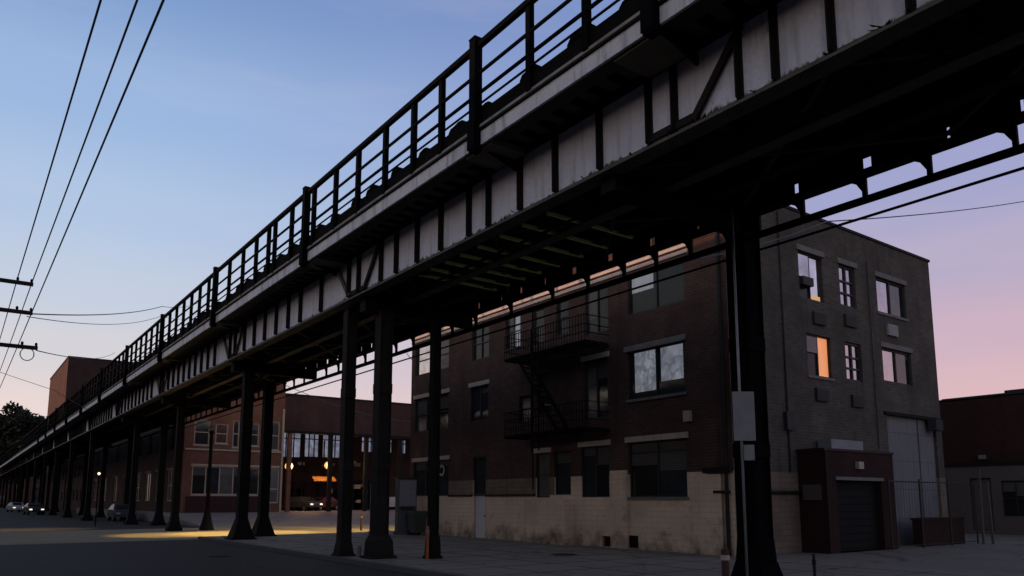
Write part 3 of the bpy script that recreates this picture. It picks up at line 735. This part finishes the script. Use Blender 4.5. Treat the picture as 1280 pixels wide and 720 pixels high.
bollard(11.25, 19.5, .95, .05, 'orange', 'orange marker post against the slim column')
bollard(19.0, 41.3-.8, .9, .06, 'bollard', 'short red bollard on the sunlit cross street between two columns')
bollard(9.95, 21.3, .35, .06, 'stone2', 'tiny pale bollard at the foot of the thick column')
# thin lamp post with a flared foot near x=258
lp = thing('street_lamp', 'slim black street lamp post with bell-shaped foot, under the railway', 'street lamp', (12.72, 49.0, -.12))
obj('pole', MB().tube([(0, 0, .8), (0, 0, 5.9)], [.13, .1], 12), M['steel'], lp, smooth=True)
obj('foot', MB().tube([(0, 0, 0), (0, 0, .12), (0, 0, .5), (0, 0, .9), (0, 0, 1.3)], [.46, .42, .3, .22, .13], 16), M['steel'], lp, smooth=True)
g = MB().tube([(0, 0, 5.9), (0, 0, 6.05)], [.12, .2]); obj('lamp_collar', g, M['steel'], lp)
obj('lamp_head', MB().sphere((0, 0, 6.25), .22, sz=.9), M['stone2'], lp, smooth=True)

# parked van and bins beside the building's far end
def cabinet(x, y, w, d, h_, label, split):
    t = thing('utility_cabinet', label, 'utility cabinet', (x, y, 0), math.radians(-12), 'grey cabinets beside the brick building')
    obj('plinth', MB().box(-w/2-.04, w/2+.04, -d/2-.04, d/2+.04, 0, .14), M['kerb'], t)
    obj('body', MB().box(-w/2, w/2, -d/2, d/2, .14, h_), M['van'], t, bevel=.02)
    obj('cap', MB().box(-w/2-.05, w/2+.05, -d/2-.05, d/2+.05, h_, h_+.06), M['grille'], t, bevel=.01)
    for z0, z1 in split:
        dr_ = obj('door', MB().box(-w/2+.05, w/2-.05, -d/2-.025, -d/2, z0, z1), M['signback'] if z0 > 1 else M['van'], t, bevel=.008)
        obj('handle', MB().cbox((w/2-.16, -d/2-.04, (z0+z1)/2), (.03, .03, .16)), M['chrome'], dr_)
    g = MB()
    for k in range(6): g.box(-w/2+.12, w/2-.12, -d/2-.012, -d/2, split[0][1]+.04+k*.03, split[0][1]+.055+k*.03)
    obj('louvre', g, M['dark'], t)
cabinet(18.35, 34.0, .95, .6, 2.75, 'tall grey steel utility cabinet behind the slim column, by the painted base wall', ((.2, 1.15), (1.4, 2.68)))
cabinet(17.3, 34.9, .75, .6, 2.45, 'lower grey steel utility cabinet just right of the thick column', ((.2, 1.0), (1.25, 2.4)))
D = thing('wheeled_bin', 'dark green-grey wheeled bin in front of the tall grey cabinet', 'bin', (18.5, 33.1, 0))
obj('body', MB().frust((0, 0), .12, 1.05, .6, .6, .74, .76), M['bin'], D, bevel=.02)
obj('lid', MB().frust((0, 0), 1.05, 1.18, .8, .82, .7, .66), M['bin'], D, bevel=.02)
for sx in (-.28, .28): obj('wheel', MB().tube([(sx-.03, .28, .12), (sx+.03, .28, .12)], .12, 12), M['rubber'], D)
# manhole covers
for i, (x, y, lab) in enumerate(((7.2, 26.0, 'round iron manhole cover in the dark road, left of the thick column'), (15.6, 18.5, 'round iron cover set in the pavement before the fire escape'))):
    t = thing('manhole_cover', lab, 'manhole cover', (x, y, -.126 if i == 0 else .004))
    obj('ring', MB().tube([(0, 0, -.02), (0, 0, .012)], .42, 28), M['grille'], t); obj('lid', MB().tube([(0, 0, .012), (0, 0, .02)], .34, 28), M['rubber'], t)

# ------------------------------------------------------------------ storefront building across the cross street
K = thing('corner_storefront', 'orange-brown brick corner building with pale framed shop windows behind the columns', 'building', (15.9, 70, .6))
KO = Vector((15.9, 70, 0)); K.location = (15.9, 70, 0)
def kobj(n, mb, m, p=None, **k):
    mb.v = [tuple(Vector(v)-KO) for v in mb.v]; return obj(n, mb, m, p or K, **k)
FK, FKs = Face('R', 70.), Face('L', 15.9)
shop = (16.7, 22.6, 2.15, 4.65); side = (23.2, 24.45, 1.4, 4.65)
up = [(16.7, 18.0, 6.5, 8.8), (18.5, 19.6, 6.7, 8.5), (20.0, 20.6, 6.4, 8.9), (21.3, 22.4, 6.6, 8.7), (23.3, 24.3, 6.3, 9.0)]
g = MB(); wall(g, FK, 15.9, 24.7, .4, 12.6, [shop, side]+up, .25)
kobj('front_wall', g, M['brick_far'])
sh = []
for y in (73, 78, 83, 88, 95, 102, 110, 118): sh += [(y, y+2.6, 1.6, 4.4), (y+.4, y+2.0, 6.2, 8.4)]
g = MB(); wall(g, FKs, 70, 125, -.1, 12.6, sh, .25); g.poly([(24.7, 70, 0), (24.7, 125, 0), (24.7, 125, 12.6), (24.7, 70, 12.6)])
kobj('side_wall', g, M['brick_far2'])
kobj('roof', MB().box(15.85, 24.75, 69.95, 125, 12.6, 12.8), M['roof'])
kobj('inner_core', MB().box(16.3, 24.6, 70.4, 124.9, .3, 12.3), M['dark'])
window(K, FK, *shop, panes=('gmid', 'gdark', 'gcurtain', 'gdark', 'gmid'), fm='pale_frame', name='shop_window', t=.1, off=KO, lintel='pale_frame', sill='pale_frame')
window(K, FK, *side, panes=('gcurtain',), fm='pale_frame', name='shop_window', t=.14, off=KO, lintel='pale_frame', rail=.4)
for i, u in enumerate(up): window(K, FK, *u, panes=(('gmid',), ('gsky',), ('gdark',), ('gdark',), ('gdark',))[i], fm='pale_frame', t=.1, off=KO, rail=.5, sill='pale_frame')
for i, u in enumerate(sh): window(K, FKs, *u, panes=(('gmid', 'gdark') if i % 3 else ('gdark', 'gcurtain')), fm='pale_frame' if i % 2 == 0 else 'frame', t=.09, off=KO, rail=.5, lintel='stone2' if i % 2 == 0 else None)
g = MB(); FK.box(g, 16.0, 24.6, 6.05, 6.2, 0, .1); FK.box(g, 22.8, 23.05, .6, 9.4, 0, .12); FK.box(g, 24.5, 24.68, .6, 10.2, 0, .14); kobj('trim', g, M['pale_frame'])
g = MB(); FK.box(g, 16.3, 22.7, .6, 2.0, 0, .08); kobj('stall_riser', g, M['maroon'])

# open-fronted market hall beside it
H = thing('market_hall', 'open-fronted brick hall with high windows and hanging globe lamps, behind the columns', 'building', (24.7, 70, 0))
HO = Vector((24.7, 70, 0))
def hobj(n, mb, m, p=None, **k):
    mb.v = [tuple(Vector(v)-HO) for v in mb.v]; return obj(n, mb, m, p or H, **k)
hobj('brick_fascia', MB().box(24.72, 48, 70.05, 70.5, 8.0, 11.6), M['brick_far2'])
hobj('fascia_coping', MB().box(24.72, 48.1, 69.95, 70.6, 11.6, 11.75), M['roof'])
hobj('fascia_band', MB().box(24.72, 48, 69.98, 70.05, 8.0, 8.25), M['dark'])
hobj('roof', MB().box(24.75, 48, 70.5, 84, 10.0, 10.2), M['dark'])
FH = Face('R', 82.)
hw = [(28.4, 31.0, 6.3, 9.4), (31.3, 33.1, 6.4, 9.4), (33.4, 35.8, 6.4, 9.4), (38.2, 40.2, 7.2, 9.1), (41.3, 42.3, 7.2, 9.0), (42.9, 44.2, 7.2, 9.0)]
g = MB(); wall(g, FH, 24.75, 48, .6, 10, hw, .2); hobj('back_wall', g, M['brick_tower'])
for u in hw: window(H, FH, *u, panes=('gclear', 'gclear', 'gclear'), rail=(.7,), t=.13, off=HO)
for x in (25.2, 29.3, 33.1, 36.9, 40.7, 44.5): hobj('pillar', MB().box(x, x+.38, 70.1, 70.45, .5, 8.0), M['brick_far'] if x < 26 else M['steel2'])
hobj('awning', MB().poly([(29.4, 74, 3.75), (31.8, 74, 3.75), (31.8, 74.6, 4.1), (29.4, 74.6, 4.1)]).box(29.4, 31.8, 73.97, 74.0, 3.6, 3.75), M['awning'])
g = MB(); random.seed(3)
for k in range(14):
    x = random.uniform(25.5, 44); w_ = random.uniform(.5, 1.8); z = random.uniform(.6, 1.2)
    g.box(x, x+w_, 81.0, 81.6, .6, z+random.uniform(.5, 3.2))
hobj('stacked_stock', g, M['steel2'])
for k in range(16):
    x = random.uniform(26, 38); z = random.uniform(1.3, 5.6); w_ = random.uniform(.2, .8)
    hobj('stock_crate', MB().box(x, x+w_, 79.6, 80.0, z, z+random.uniform(.15, .6)), M[random.choice(('stone', 'stone2', 'awning', 'zinc'))])
for x in (27.2, 30.2, 32.6, 35.2, 38.6): hobj('rack_post', MB().box(x, x+.12, 79.5, 79.6, .6, 8.2), M['steel2'])
for z in (2.4, 3.9, 5.4): hobj('rack_shelf', MB().box(26, 39, 79.5, 80.2, z-.06, z), M['steel2'])
def globe_lamp(x, y, z, label, r=.34, top=8.0):
    t = thing('hanging_lamp', label, 'lamp', (x, y, z), 0, 'lit globe lamps hanging in the hall')
    obj('globe', MB().sphere((0, 0, 0), r), M['globe'], t, smooth=True)
    obj('stem', MB().tube([(0, 0, r*.95), (0, 0, top-z)], .03, 6), M['steel'], t)
    ld = bpy.data.lights.new('globe_light', 'POINT'); ld.energy = 420; ld.color = (1, .52, .2); ld.shadow_soft_size = .35
    lo = bpy.data.objects.new('globe_light', ld); COL.objects.link(lo); lo.parent = t; lo.location = (0, -.5, 0)
globe_lamp(26.55, 73.4, 5.0, 'lit orange globe lamp hanging beside the shop corner, left of the pair', .40, 9.98)
globe_lamp(30.6, 73.4, 5.2, 'lit orange globe lamp hanging above the ochre awning, right of the pair', .38, 9.98)

# ------------------------------------------------------------------ cars
def car(loc, rz, mat, label, lights=True):
    t = thing('parked_car', label, 'car', loc, rz, 'cars parked in the background')
    prof = [(-2.15, .35), (-2.2, .75), (-2.05, .98), (-1.55, 1.02), (-.95, 1.42), (.45, 1.45), (1.15, 1.02), (1.95, .9), (2.18, .7), (2.15, .35)]
    g = MB(); n = len(prof)
    for s in (-1, 1): g.v += [(s*(.86 if z < 1.1 else .68), -y, z) for y, z in prof]
    g.f = [tuple(range(n))[::-1], tuple(range(n, 2*n))]+[(i, i+1, n+i+1, n+i) for i in range(n-1)]+[(n-1, 0, n, 2*n-1)]
    obj('body', g, mat, t, bevel=.04)
    g = MB()
    for s in (-1, 1):
        q = [(s*.80, .9, 1.06), (s*.80, -.9, 1.06), (s*.705, -.42, 1.38), (s*.705, .85, 1.38)]
        g.poly(q)
    g.poly([(-.6, -1.16, 1.06), (.6, -1.16, 1.06), (.56, -.53, 1.42), (-.56, -.53, 1.42)]); g.poly([(-.6, 1.50, 1.08), (.6, 1.50, 1.08), (.56, 1.0, 1.40), (-.56, 1.0, 1.40)])
    obj('windows', g, M['gdark'], t)
    for s in (-1, 1):
        obj('headlight', MB().cbox((s*.62, -2.19, .68), (.32, .05, .15)), M['headlamp'] if lights else M['chrome'], t)
        obj('tail_light', MB().cbox((s*.66, 2.19, .78), (.28, .05, .14)), M['tail'], t)
        for y in (-1.35, 1.35):
            wv = obj('wheel', MB().tube([(s*.66, y, .32), (s*.88, y, .32)], .32, 16), M['rubber'], t)
            obj('rim', MB().tube([(s*.875, y, .32), (s*.89, y, .32)], .19, 10), M['chrome'], wv)
    return t
car((8.0, 140, -.12), math.radians(8), M['car_white'], 'white car with lights on, far down the street at the left edge')
car((29.0, 76, .6), math.radians(20), M['car_dark'], 'dark car with lights on, parked inside the open hall on the left')
car((31.6, 77, .6), math.radians(-60), M['car_red'], 'red car parked side-on inside the open hall', False)
car((39.2, 75.5, .6), math.radians(80), M['car_white'], 'white car parked side-on at the right end of the hall', False)
car((8.3, 112, -.12), math.radians(4), M['car_dark'], 'dark car with lights on beside the far columns, behind the white car')
car((14.9, 92, -.12), math.radians(0), M['van'], 'pale grey car parked along the side wall beyond the dark car', False)
car((12.2, 75, -.12), math.radians(0), M['car_dark'], 'dark car parked under the railway beside the side wall', False)

# small lamps on the corner building's side
for i, (x, y, z) in enumerate(((8.15, 60, 3.55), (13.9, 69, 3.9))):
    t = thing('street_lamp', ['small lit lamp on a thin post among the far columns', 'small lit lamp on a thin post beside the side wall'][i], 'street lamp', (x, y, -.12), 0, 'small lit lamps under the railway')
    obj('pole', MB().tube([(0, 0, 0), (0, 0, z)], .04, 8), M['steel'], t); obj('lamp_globe', MB().sphere((0, 0, z+.1), .1), M['headlamp'], t)

# ------------------------------------------------------------------ tall tower block and far blocks
T = thing('tall_brick_block', 'tall brown brick block rising above the railway at the left, sunlit on its narrow side', 'building', (17.6, 184, 0))
def block(parent, x0, x1, y0, y1, z1, mat, rows, colsL, colsR, wm='gdark', side=None):
    F1, F2 = Face('L', x0), Face('R', y0)
    hl = [(y0+(y1-y0)*(c+.3)/colsL, y0+(y1-y0)*(c+.7)/colsL, 1.5+r*3.6, 3.4+r*3.6) for c in range(colsL) for r in range(rows)]
    hr = [(x0+(x1-x0)*(c+.25)/colsR, x0+(x1-x0)*(c+.75)/colsR, 1.5+r*3.6, 3.4+r*3.6) for c in range(colsR) for r in range(rows)]
    ov = Vector((x0, y0, 0))
    g = MB(); wall(g, F1, y0, y1, -.1, z1, hl); g.v = [tuple(Vector(v)-ov) for v in g.v]; obj('side_wall', g, side or mat, parent)
    g = MB(); wall(g, F2, x0, x1, -.1, z1, hr)
    g.poly([(x1, y0, 0), (x1, y1, 0), (x1, y1, z1), (x1, y0, z1)]); g.poly([(x0, y1, 0), (x0, y1, z1), (x1, y1, z1), (x1, y1, 0)])
    g.v = [tuple(Vector(v)-ov) for v in g.v]; obj('wall', g, mat, parent)
    g = MB().box(x0-.1, x1+.1, y0-.1, y1+.1, z1, z1+.3); g.v = [tuple(Vector(v)-ov) for v in g.v]; obj('roof', g, M['roof'], parent)
    for i, h_ in enumerate(hl): window(parent, F1, *h_, panes=(wm if i % 3 else 'gmid',), off=ov, t=.1)
    for i, h_ in enumerate(hr): window(parent, F2, *h_, panes=(wm if i % 4 else 'gcurtain',), off=ov, t=.1)
block(T, 17.6, 30.5, 184, 222, 31.9, M['brick_tower'], 5, 6, 4, side=M['brick_tower_side'])
for i, (x0, x1, y0, y1, z, lab) in enumerate(((15.5, 26, 128, 150, 10.5, 'low brown brick building directly behind the corner storefront'), (15.5, 27, 152, 180, 13.5, 'mid-height brown brick building before the tall block'))):
    t = thing('brick_building', lab, 'building', (x0, y0, 0)); block(t, x0, x1, y0, y1, z, M['brick_far2'], int(z//3.7), 5, 3)
t = thing('brick_building', 'dark building closing the end of the street at the left edge', 'building', (10, 300, 0))
block(t, 10, 46, 300, 330, 13, M['brick_far2'], 3, 3, 7)
# unseen row added across the street (left kerb) to block the low sun
for i, (y0, y1) in enumerate(((-60, -20), (-19.6, 8), (8.4, 40.5), (41.2, 96), (96.5, 150), (150.5, 230))):
    hgt = 11.8
    t = thing('row_building', ['brick row building at the near end of the opposite kerb', 'brick row building opposite the camera', 'brick row building on the corner before the cross street', 'brick row building on the corner after the cross street', 'brick row building halfway down the opposite kerb', 'brick row building at the far end of the opposite kerb'][i], 'building', (-12, y0, 0))
    FF = Face('L', -12.); hs = []
    n = int((y1-y0)//3.4)
    hs = [(y0+1+k*3.4, y0+2.5+k*3.4, 1.4+3.5*r, 3.2+3.5*r) for k in range(n) for r in range(3)]
    # facing +x: mirrored face
    g = MB(); us = []
    wall(g, FF, y0, y1, -.1, hgt, hs); ov = Vector((-12, y0, 0))
    g.v = [(-12-(v[0]+12), v[1], v[2]) for v in g.v]; g.v = [tuple(Vector(v)-ov) for v in g.v]
    obj('wall', g, M['brick_far2'], t)
    obj('pane', MB().poly([(-.17, .2, .2), (-.17, y1-y0-.2, .2), (-.17, y1-y0-.2, hgt-.2), (-.17, .2, hgt-.2)]), M['gdark'], t)
    g = MB().box(-14, -.02, 0, y1-y0, hgt-.1, hgt); g.box(-14, -13.9, 0, y1-y0, 0, hgt-.1); g.box(-13.9, -.25, 0, .1, 0, hgt-.1); g.box(-13.9, -.25, y1-y0-.1, y1-y0, 0, hgt-.1)
    obj('roof', g, M['roof'], t)

# ------------------------------------------------------------------ trees at the far left
def tree(x, y, hgt, rad, label, seed):
    R_ = random.Random(seed)
    t = thing('street_tree', label, 'tree', (x, y, 0), 0, 'trees beyond the end of the railway')
    g = MB().tube([(0, 0, -.2), (.1, 0, hgt*.25), (0, .1, hgt*.6)], [.35, .26, .12], 8)
    for k in range(7):
        a = R_.uniform(0, 6.28); z = hgt*R_.uniform(.25, .5)
        g.tube([(0, 0, z), (math.cos(a)*rad*.6, math.sin(a)*rad*.6, z+hgt*R_.uniform(.15, .35))], [.13, .04], 6)
    obj('trunk', g, M['bark'], t)
    g = MB(); cl = [(Vector((R_.gauss(0, rad*.42), R_.gauss(0, rad*.42), hgt*.64+R_.gauss(0, hgt*.14))), rad*R_.uniform(.25, .45)) for _ in range(60)]
    for c, r in cl:
        for _ in range(170):
            d = Vector((R_.gauss(0, 1), R_.gauss(0, 1), R_.gauss(0, .8))).normalized()*r*R_.uniform(.5, 1.05)
            p = c+d; a = Vector((R_.gauss(0, 1), R_.gauss(0, 1), R_.gauss(0, 1))).normalized()*.6; b = a.orthogonal().normalized()*.42
            g.poly([p-a, p+b, p+a, p-b])
    obj('crown', g, M['leaf'], t)
tree(16.0, 250, 27, 6.5, 'dark leafy tree in the middle of the clump beyond the railway end', 1)
tree(20.5, 256, 22, 6, 'lowest dark leafy tree, nearest the tall brick block', 2)
tree(10.5, 262, 28, 7, 'dark leafy tree cut by the left edge of the photo', 5)

# ------------------------------------------------------------------ utility poles and wires
def upole(y, label):
    t = thing('utility_pole', label, 'utility pole', (.3, y, 0), 0, 'utility poles along the kerb')
    obj('pole', MB().tube([(0, 0, -.1), (0, 0, 10.6)], [.17, .12], 12), M['polewood'], t, smooth=True)
    for z, x0, x1 in ((9.72, -1.3, 1.5), (8.62, -1.3, 1.56), (7.32, -1.2, 1.82)):
        a = obj('crossarm', MB().box(x0, x1, -.18, -.06, z-.07, z+.07), M['polewood'], t, bevel=.01)
        for x in (x1-.06, x1-.5, x0+.1):
            obj('insulator', MB().tube([(x, -.12, z+.07), (x, -.12, z+.14), (x, -.12, z+.2)], [.035, .05, .03], 8), M['steel'], a)
    g = MB(); pts = [(1.5+.22*math.sin(a), -.12, 7.0-.24*math.cos(a)+.0) for a in [i*2*math.pi/14 for i in range(15)]]
    g.tube([(p[0], p[1], p[2]+.06) for p in pts], .018, 6, False); obj('wire_loop', g, M['wire'], t)
    return t
upole(33, 'utility pole at the left edge, its three crossarms reaching into view'); upole(80, 'utility pole farther down the street, at the left edge'); upole(-14, 'utility pole on the kerb behind the camera')
def wire(pts, r, label, mat='wire', sag=.25, group=None, name='overhead_wire'):
    g = MB(); P_ = []
    for a, b in zip(pts, pts[1:]):
        a, b = Vector(a), Vector(b)
        for k in range(20):
            t = k/20; p = a.lerp(b, t); p.z -= sag*4*t*(1-t); P_.append(p)
    P_.append(Vector(pts[-1])); g.tube(P_, r, 6)
    return tag(obj(name, g, M[mat]), label, 'wire', group)
wire([(1.30, -14, 10.0), (1.30, 33, 9.95), (1.30, 80, 9.95)], .019, 'overhead wire at the left of three running down the street', sag=.12, group='overhead street wires')
wire([(1.78, -14, 10.0), (1.78, 33, 9.92), (1.78, 80, 9.95)], .019, 'overhead wire in the middle of three running down the street', sag=.12, group='overhead street wires')
wire([(1.88, -14, 9.05), (1.88, 33, 8.84), (1.88, 80, 8.85)], .019, 'overhead wire at the right of three running down the street', sag=.05, group='overhead street wires')
wire([(1.8, 33, 8.62), (13.4, 70, 18.45), (25, 107, 28.5)], .028, 'faint upper wire from the middle crossarm running right behind the railway', 'wire2', .3)
wire([(1.7, 33, 8.5), (13.4, 70, 17.6), (25, 107, 27.)], .018, 'faint lower wire from the middle crossarm running right behind the railway', 'wire2', .5)
wire([(2.1, 33, 7.25), (14.3, 100, 19.2)], .02, 'faint wire running right from the lowest crossarm', 'wire2', .5)
wire([(-6, 70, 14.2), (5.9, 70, 10.4), (10, 72, 8.6)], .02, 'faint wire low in the sky at the left edge', 'wire2', .1)
wire([(13.95, -16, 7.18), (13.95, 120, 7.18)], .028, 'thick black cable running below the far edge of the railway', sag=0)
wire([(13.9, 12.2, 7.5), (24, 14.0, 11.4), (46, 14.5, 17.8)], .022, 'thin grey wire leaving the brick building roof to the right', 'wire2', .15)
wire([(14.0, 10.3, 6.9), (XB, 14.85, 9.4)], .018, 'short slack wire from the nearest column to the building corner', sag=.25)
wire([(19.3, 36, 9.6), (40, 62, 10.6)], .02, 'faint wire seen in the gap beside the brick building', 'wire2', .5)
wire([(16, 50, 10.0), (36, 66, 9.4)], .02, 'second faint wire seen in the gap beside the brick building', 'wire2', .6)

# ------------------------------------------------------------------ lamps added to brighten the cross street
def deck_lamp(x, y, z, label, energy, size):  # downlight added under the deck to make the yellow pool
    t = thing('deck_lamp', label, 'lamp', (x, y, z), 0, 'downlights over the cross street')
    obj('lamp_shade', MB().tube([(0, 0, .28), (0, 0, .18), (0, 0, 0)], [.05, .08, .2], 14, False), M['steel'], t)
    obj('stem', MB().tube([(0, 0, .25), (0, 0, .5)], .03, 8), M['steel'], t)
    obj('bulb', MB().sphere((0, 0, .1), .07), M['globe'], t, smooth=True)
    ld = bpy.data.lights.new('deck_light', 'SPOT'); ld.energy = energy; ld.color = (1, .70, .24); ld.spot_size = math.radians(size); ld.spot_blend = .55; ld.shadow_soft_size = .1
    lo = bpy.data.objects.new('deck_light', ld); COL.objects.link(lo); lo.parent = t; lo.location = (0, 0, -.02)
deck_lamp(10.0, 43.4, 7.3, 'small downlight under the railway over the near half of the cross street', 2700, 58)
deck_lamp(13.4, 43.2, 7.3, 'small downlight under the far girder over the cross street', 5200, 66)
for x, y, z, tx, ty, lab, e in ((20.2, 35.5, 7.0, 17.6, 44.6, 'wall lamp high on the hidden end wall, lighting the cross street by the railway', 7000), (24.5, 35.5, 7.0, 22.5, 46.0, 'wall lamp high on the hidden end wall, lighting the cross street farther right', 7000)):
    t = thing('wall_lamp', lab, 'lamp', (x, y, z), 0, 'wall lamps lighting the cross street')  # unseen lamp added behind the building to light the street
    obj('bracket', MB().box(-.04, .04, -.1, .25, .1, .18), M['steel'], t)
    obj('lamp_head', MB().frust((0, .35), -.02, .2, .34, .34, .16, .16), M['steel'], t)
    obj('lens', MB().box(-.12, .12, .23, .47, -.04, -.02), M['globe'], t)
    ld = bpy.data.lights.new('street_light', 'SPOT'); ld.energy = e; ld.color = (1, .70, .24); ld.spot_size = math.radians(42); ld.spot_blend = .5; ld.shadow_soft_size = .1
    lo = bpy.data.objects.new('street_light', ld); COL.objects.link(lo); lo.parent = t; lo.location = (0, .35, -.1)
    lo.rotation_euler = Vector((tx-x, ty-y-.35, -z)).to_track_quat('-Z', 'Y').to_euler()
t = thing('street_lamp', 'street lamp on the left kerb lighting the far end of the junction', 'street lamp', (.2, 56.5, -.12))  # added out of view to brighten the junction
obj('pole', MB().tube([(0, 0, 0), (0, 0, 7.3), (.2, 0, 7.6), (1.2, 0, 7.7)], [.07, .05, .045, .04], 8), M['steel'], t, smooth=True)  # pole of the added street lamp
obj('lamp_head', MB().box(1.1, 1.7, -.13, .13, 7.62, 7.74), M['steel'], t, bevel=.02)
obj('lens', MB().box(1.2, 1.6, -.1, .1, 7.605, 7.62), M['globe'], t)
ld = bpy.data.lights.new('street_light', 'SPOT'); ld.energy = 3500; ld.color = (1, .70, .24); ld.spot_size = math.radians(50); ld.spot_blend = .5; ld.shadow_soft_size = .1
lo = bpy.data.objects.new('street_light', ld); COL.objects.link(lo); lo.parent = t; lo.location = (1.4, 0, 7.5)
lo.rotation_euler = Vector((2.2, 0, -7.5)).to_track_quat('-Z', 'Y').to_euler()

# ------------------------------------------------------------------ sun, sky
EL = 3.0
dirv = Vector((1, -.10, -math.tan(math.radians(EL)))).normalized()
sd = bpy.data.lights.new('sun', 'SUN'); sd.energy = 2.6; sd.angle = math.radians(.5); sd.color = (1, .56, .36)
so = bpy.data.objects.new('sun', sd); COL.objects.link(so); so.rotation_euler = dirv.to_track_quat('-Z', 'Y').to_euler()
W = bpy.data.worlds.new('World'); scene.world = W; W.use_nodes = True
nt = W.node_tree; nt.nodes.clear()
out = nt.nodes.new('ShaderNodeOutputWorld'); bg = nt.nodes.new('ShaderNodeBackground'); nt.links.new(bg.outputs[0], out.inputs[0])
tc = nt.nodes.new('ShaderNodeTexCoord'); sp_ = nt.nodes.new('ShaderNodeSeparateXYZ'); nt.links.new(tc.outputs['Generated'], sp_.inputs[0])
def sramp(stops):
    r = nt.nodes.new('ShaderNodeValToRGB'); nt.links.new(sp_.outputs[2], r.inputs[0]); r.color_ramp.interpolation = 'EASE'
    e = r.color_ramp.elements
    while len(e) < len(stops): e.new(.5)
    for el_, (p, c) in zip(e, stops): el_.position = p; el_.color = (*[(x/255)**2.2 for x in c], 1)
    return r.outputs[0]
left = sramp([(0, (226, 198, 190)), (.10, (228, 208, 204)), (.17, (208, 205, 211)), (.24, (187, 199, 219)), (.33, (166, 190, 223)), (.44, (141, 173, 218)), (.58, (103, 140, 196)), (1, (70, 74, 90))])
right = sramp([(0, (206, 162, 164)), (.12, (214, 174, 182)), (.19, (199, 168, 188)), (.27, (174, 163, 194)), (.36, (151, 154, 199)), (.46, (134, 147, 200)), (.58, (114, 132, 190)), (1, (66, 70, 88))])
back = sramp([(0, (246, 200, 166)), (.12, (246, 216, 196)), (.25, (236, 222, 220)), (.36, (214, 216, 232)), (.46, (190, 200, 226)), (.58, (158, 172, 204)), (.8, (102, 110, 134)), (1, (70, 74, 90))])
bm = nt.nodes.new('ShaderNodeMapRange'); nt.links.new(sp_.outputs[0], bm.inputs[0]); bm.inputs[1].default_value = -.02; bm.inputs[2].default_value = -.7
bm.interpolation_type = 'SMOOTHSTEP'; bmix = nt.nodes.new('ShaderNodeMath'); bmix.operation = 'MULTIPLY'; bmix.inputs[1].default_value = 1; nt.links.new(bm.outputs[0], bmix.inputs[0])
left = mix_rgb(nt, bmix.outputs[0], left, back)
mr = nt.nodes.new('ShaderNodeMapRange'); nt.links.new(sp_.outputs[0], mr.inputs[0]); mr.inputs[1].default_value = .1; mr.inputs[2].default_value = .85
mr.interpolation_type = 'SMOOTHSTEP'
mixc = mix_rgb(nt, mr.outputs[0], left, right)
sky = nt.nodes.new('ShaderNodeTexSky'); sky.sky_type = 'NISHITA'; sky.sun_disc = False
sky.sun_elevation = math.radians(EL); sky.sun_rotation = math.atan2(-dirv.x, -dirv.y); sky.air_density = 1.2; sky.dust_density = 1.5
skys = nt.nodes.new('ShaderNodeMix'); skys.data_type = 'RGBA'; skys.blend_type = 'ADD'; skys.inputs[0].default_value = .004
mpc = nt.nodes.new('ShaderNodeMapping'); mpc.inputs['Scale'].default_value = (1.2, 1.2, 9); nt.links.new(tc.outputs['Generated'], mpc.inputs[0])
cn = nt.nodes.new('ShaderNodeTexNoise'); cn.inputs['Scale'].default_value = 2.2; cn.inputs['Detail'].default_value = 7; cn.inputs['Roughness'].default_value = .6; nt.links.new(mpc.outputs[0], cn.inputs['Vector'])
cf_ = ramp(nt, cn.outputs['Fac'], .5, .85, (0, 0, 0), (.16, .16, .16))
mixc = mix_rgb(nt, cf_, mixc, (.72, .60, .60))
nt.links.new(mixc, skys.inputs[6]); nt.links.new(sky.outputs[0], skys.inputs[7])
hs = nt.nodes.new('ShaderNodeHueSaturation'); hs.inputs['Saturation'].default_value = .9; hs.inputs['Value'].default_value = 1.04; nt.links.new(skys.outputs[2], hs.inputs['Color']); nt.links.new(hs.outputs[0], bg.inputs[0]); bg.inputs[1].default_value = 1.0

# ------------------------------------------------------------------ camera
cd = bpy.data.cameras.new('camera'); cam = bpy.data.objects.new('camera', cd); COL.objects.link(cam); scene.camera = cam
yaw, pitch = math.radians(36.263), math.radians(7.970)
cam.location = (0, 0, 1.7)
fw = Vector((math.sin(yaw)*math.cos(pitch), math.cos(yaw)*math.cos(pitch), math.sin(pitch)))
cam.rotation_euler = fw.to_track_quat('-Z', 'Y').to_euler()
cd.sensor_width = 36; cd.lens = 945/1280*36; cd.shift_y = .10367; cd.clip_end = 3000; cd.clip_start = .1
scene.view_settings.view_transform = 'Standard'; scene.view_settings.look = 'None'; scene.view_settings.exposure = 0
scene.cycles.use_denoising = True
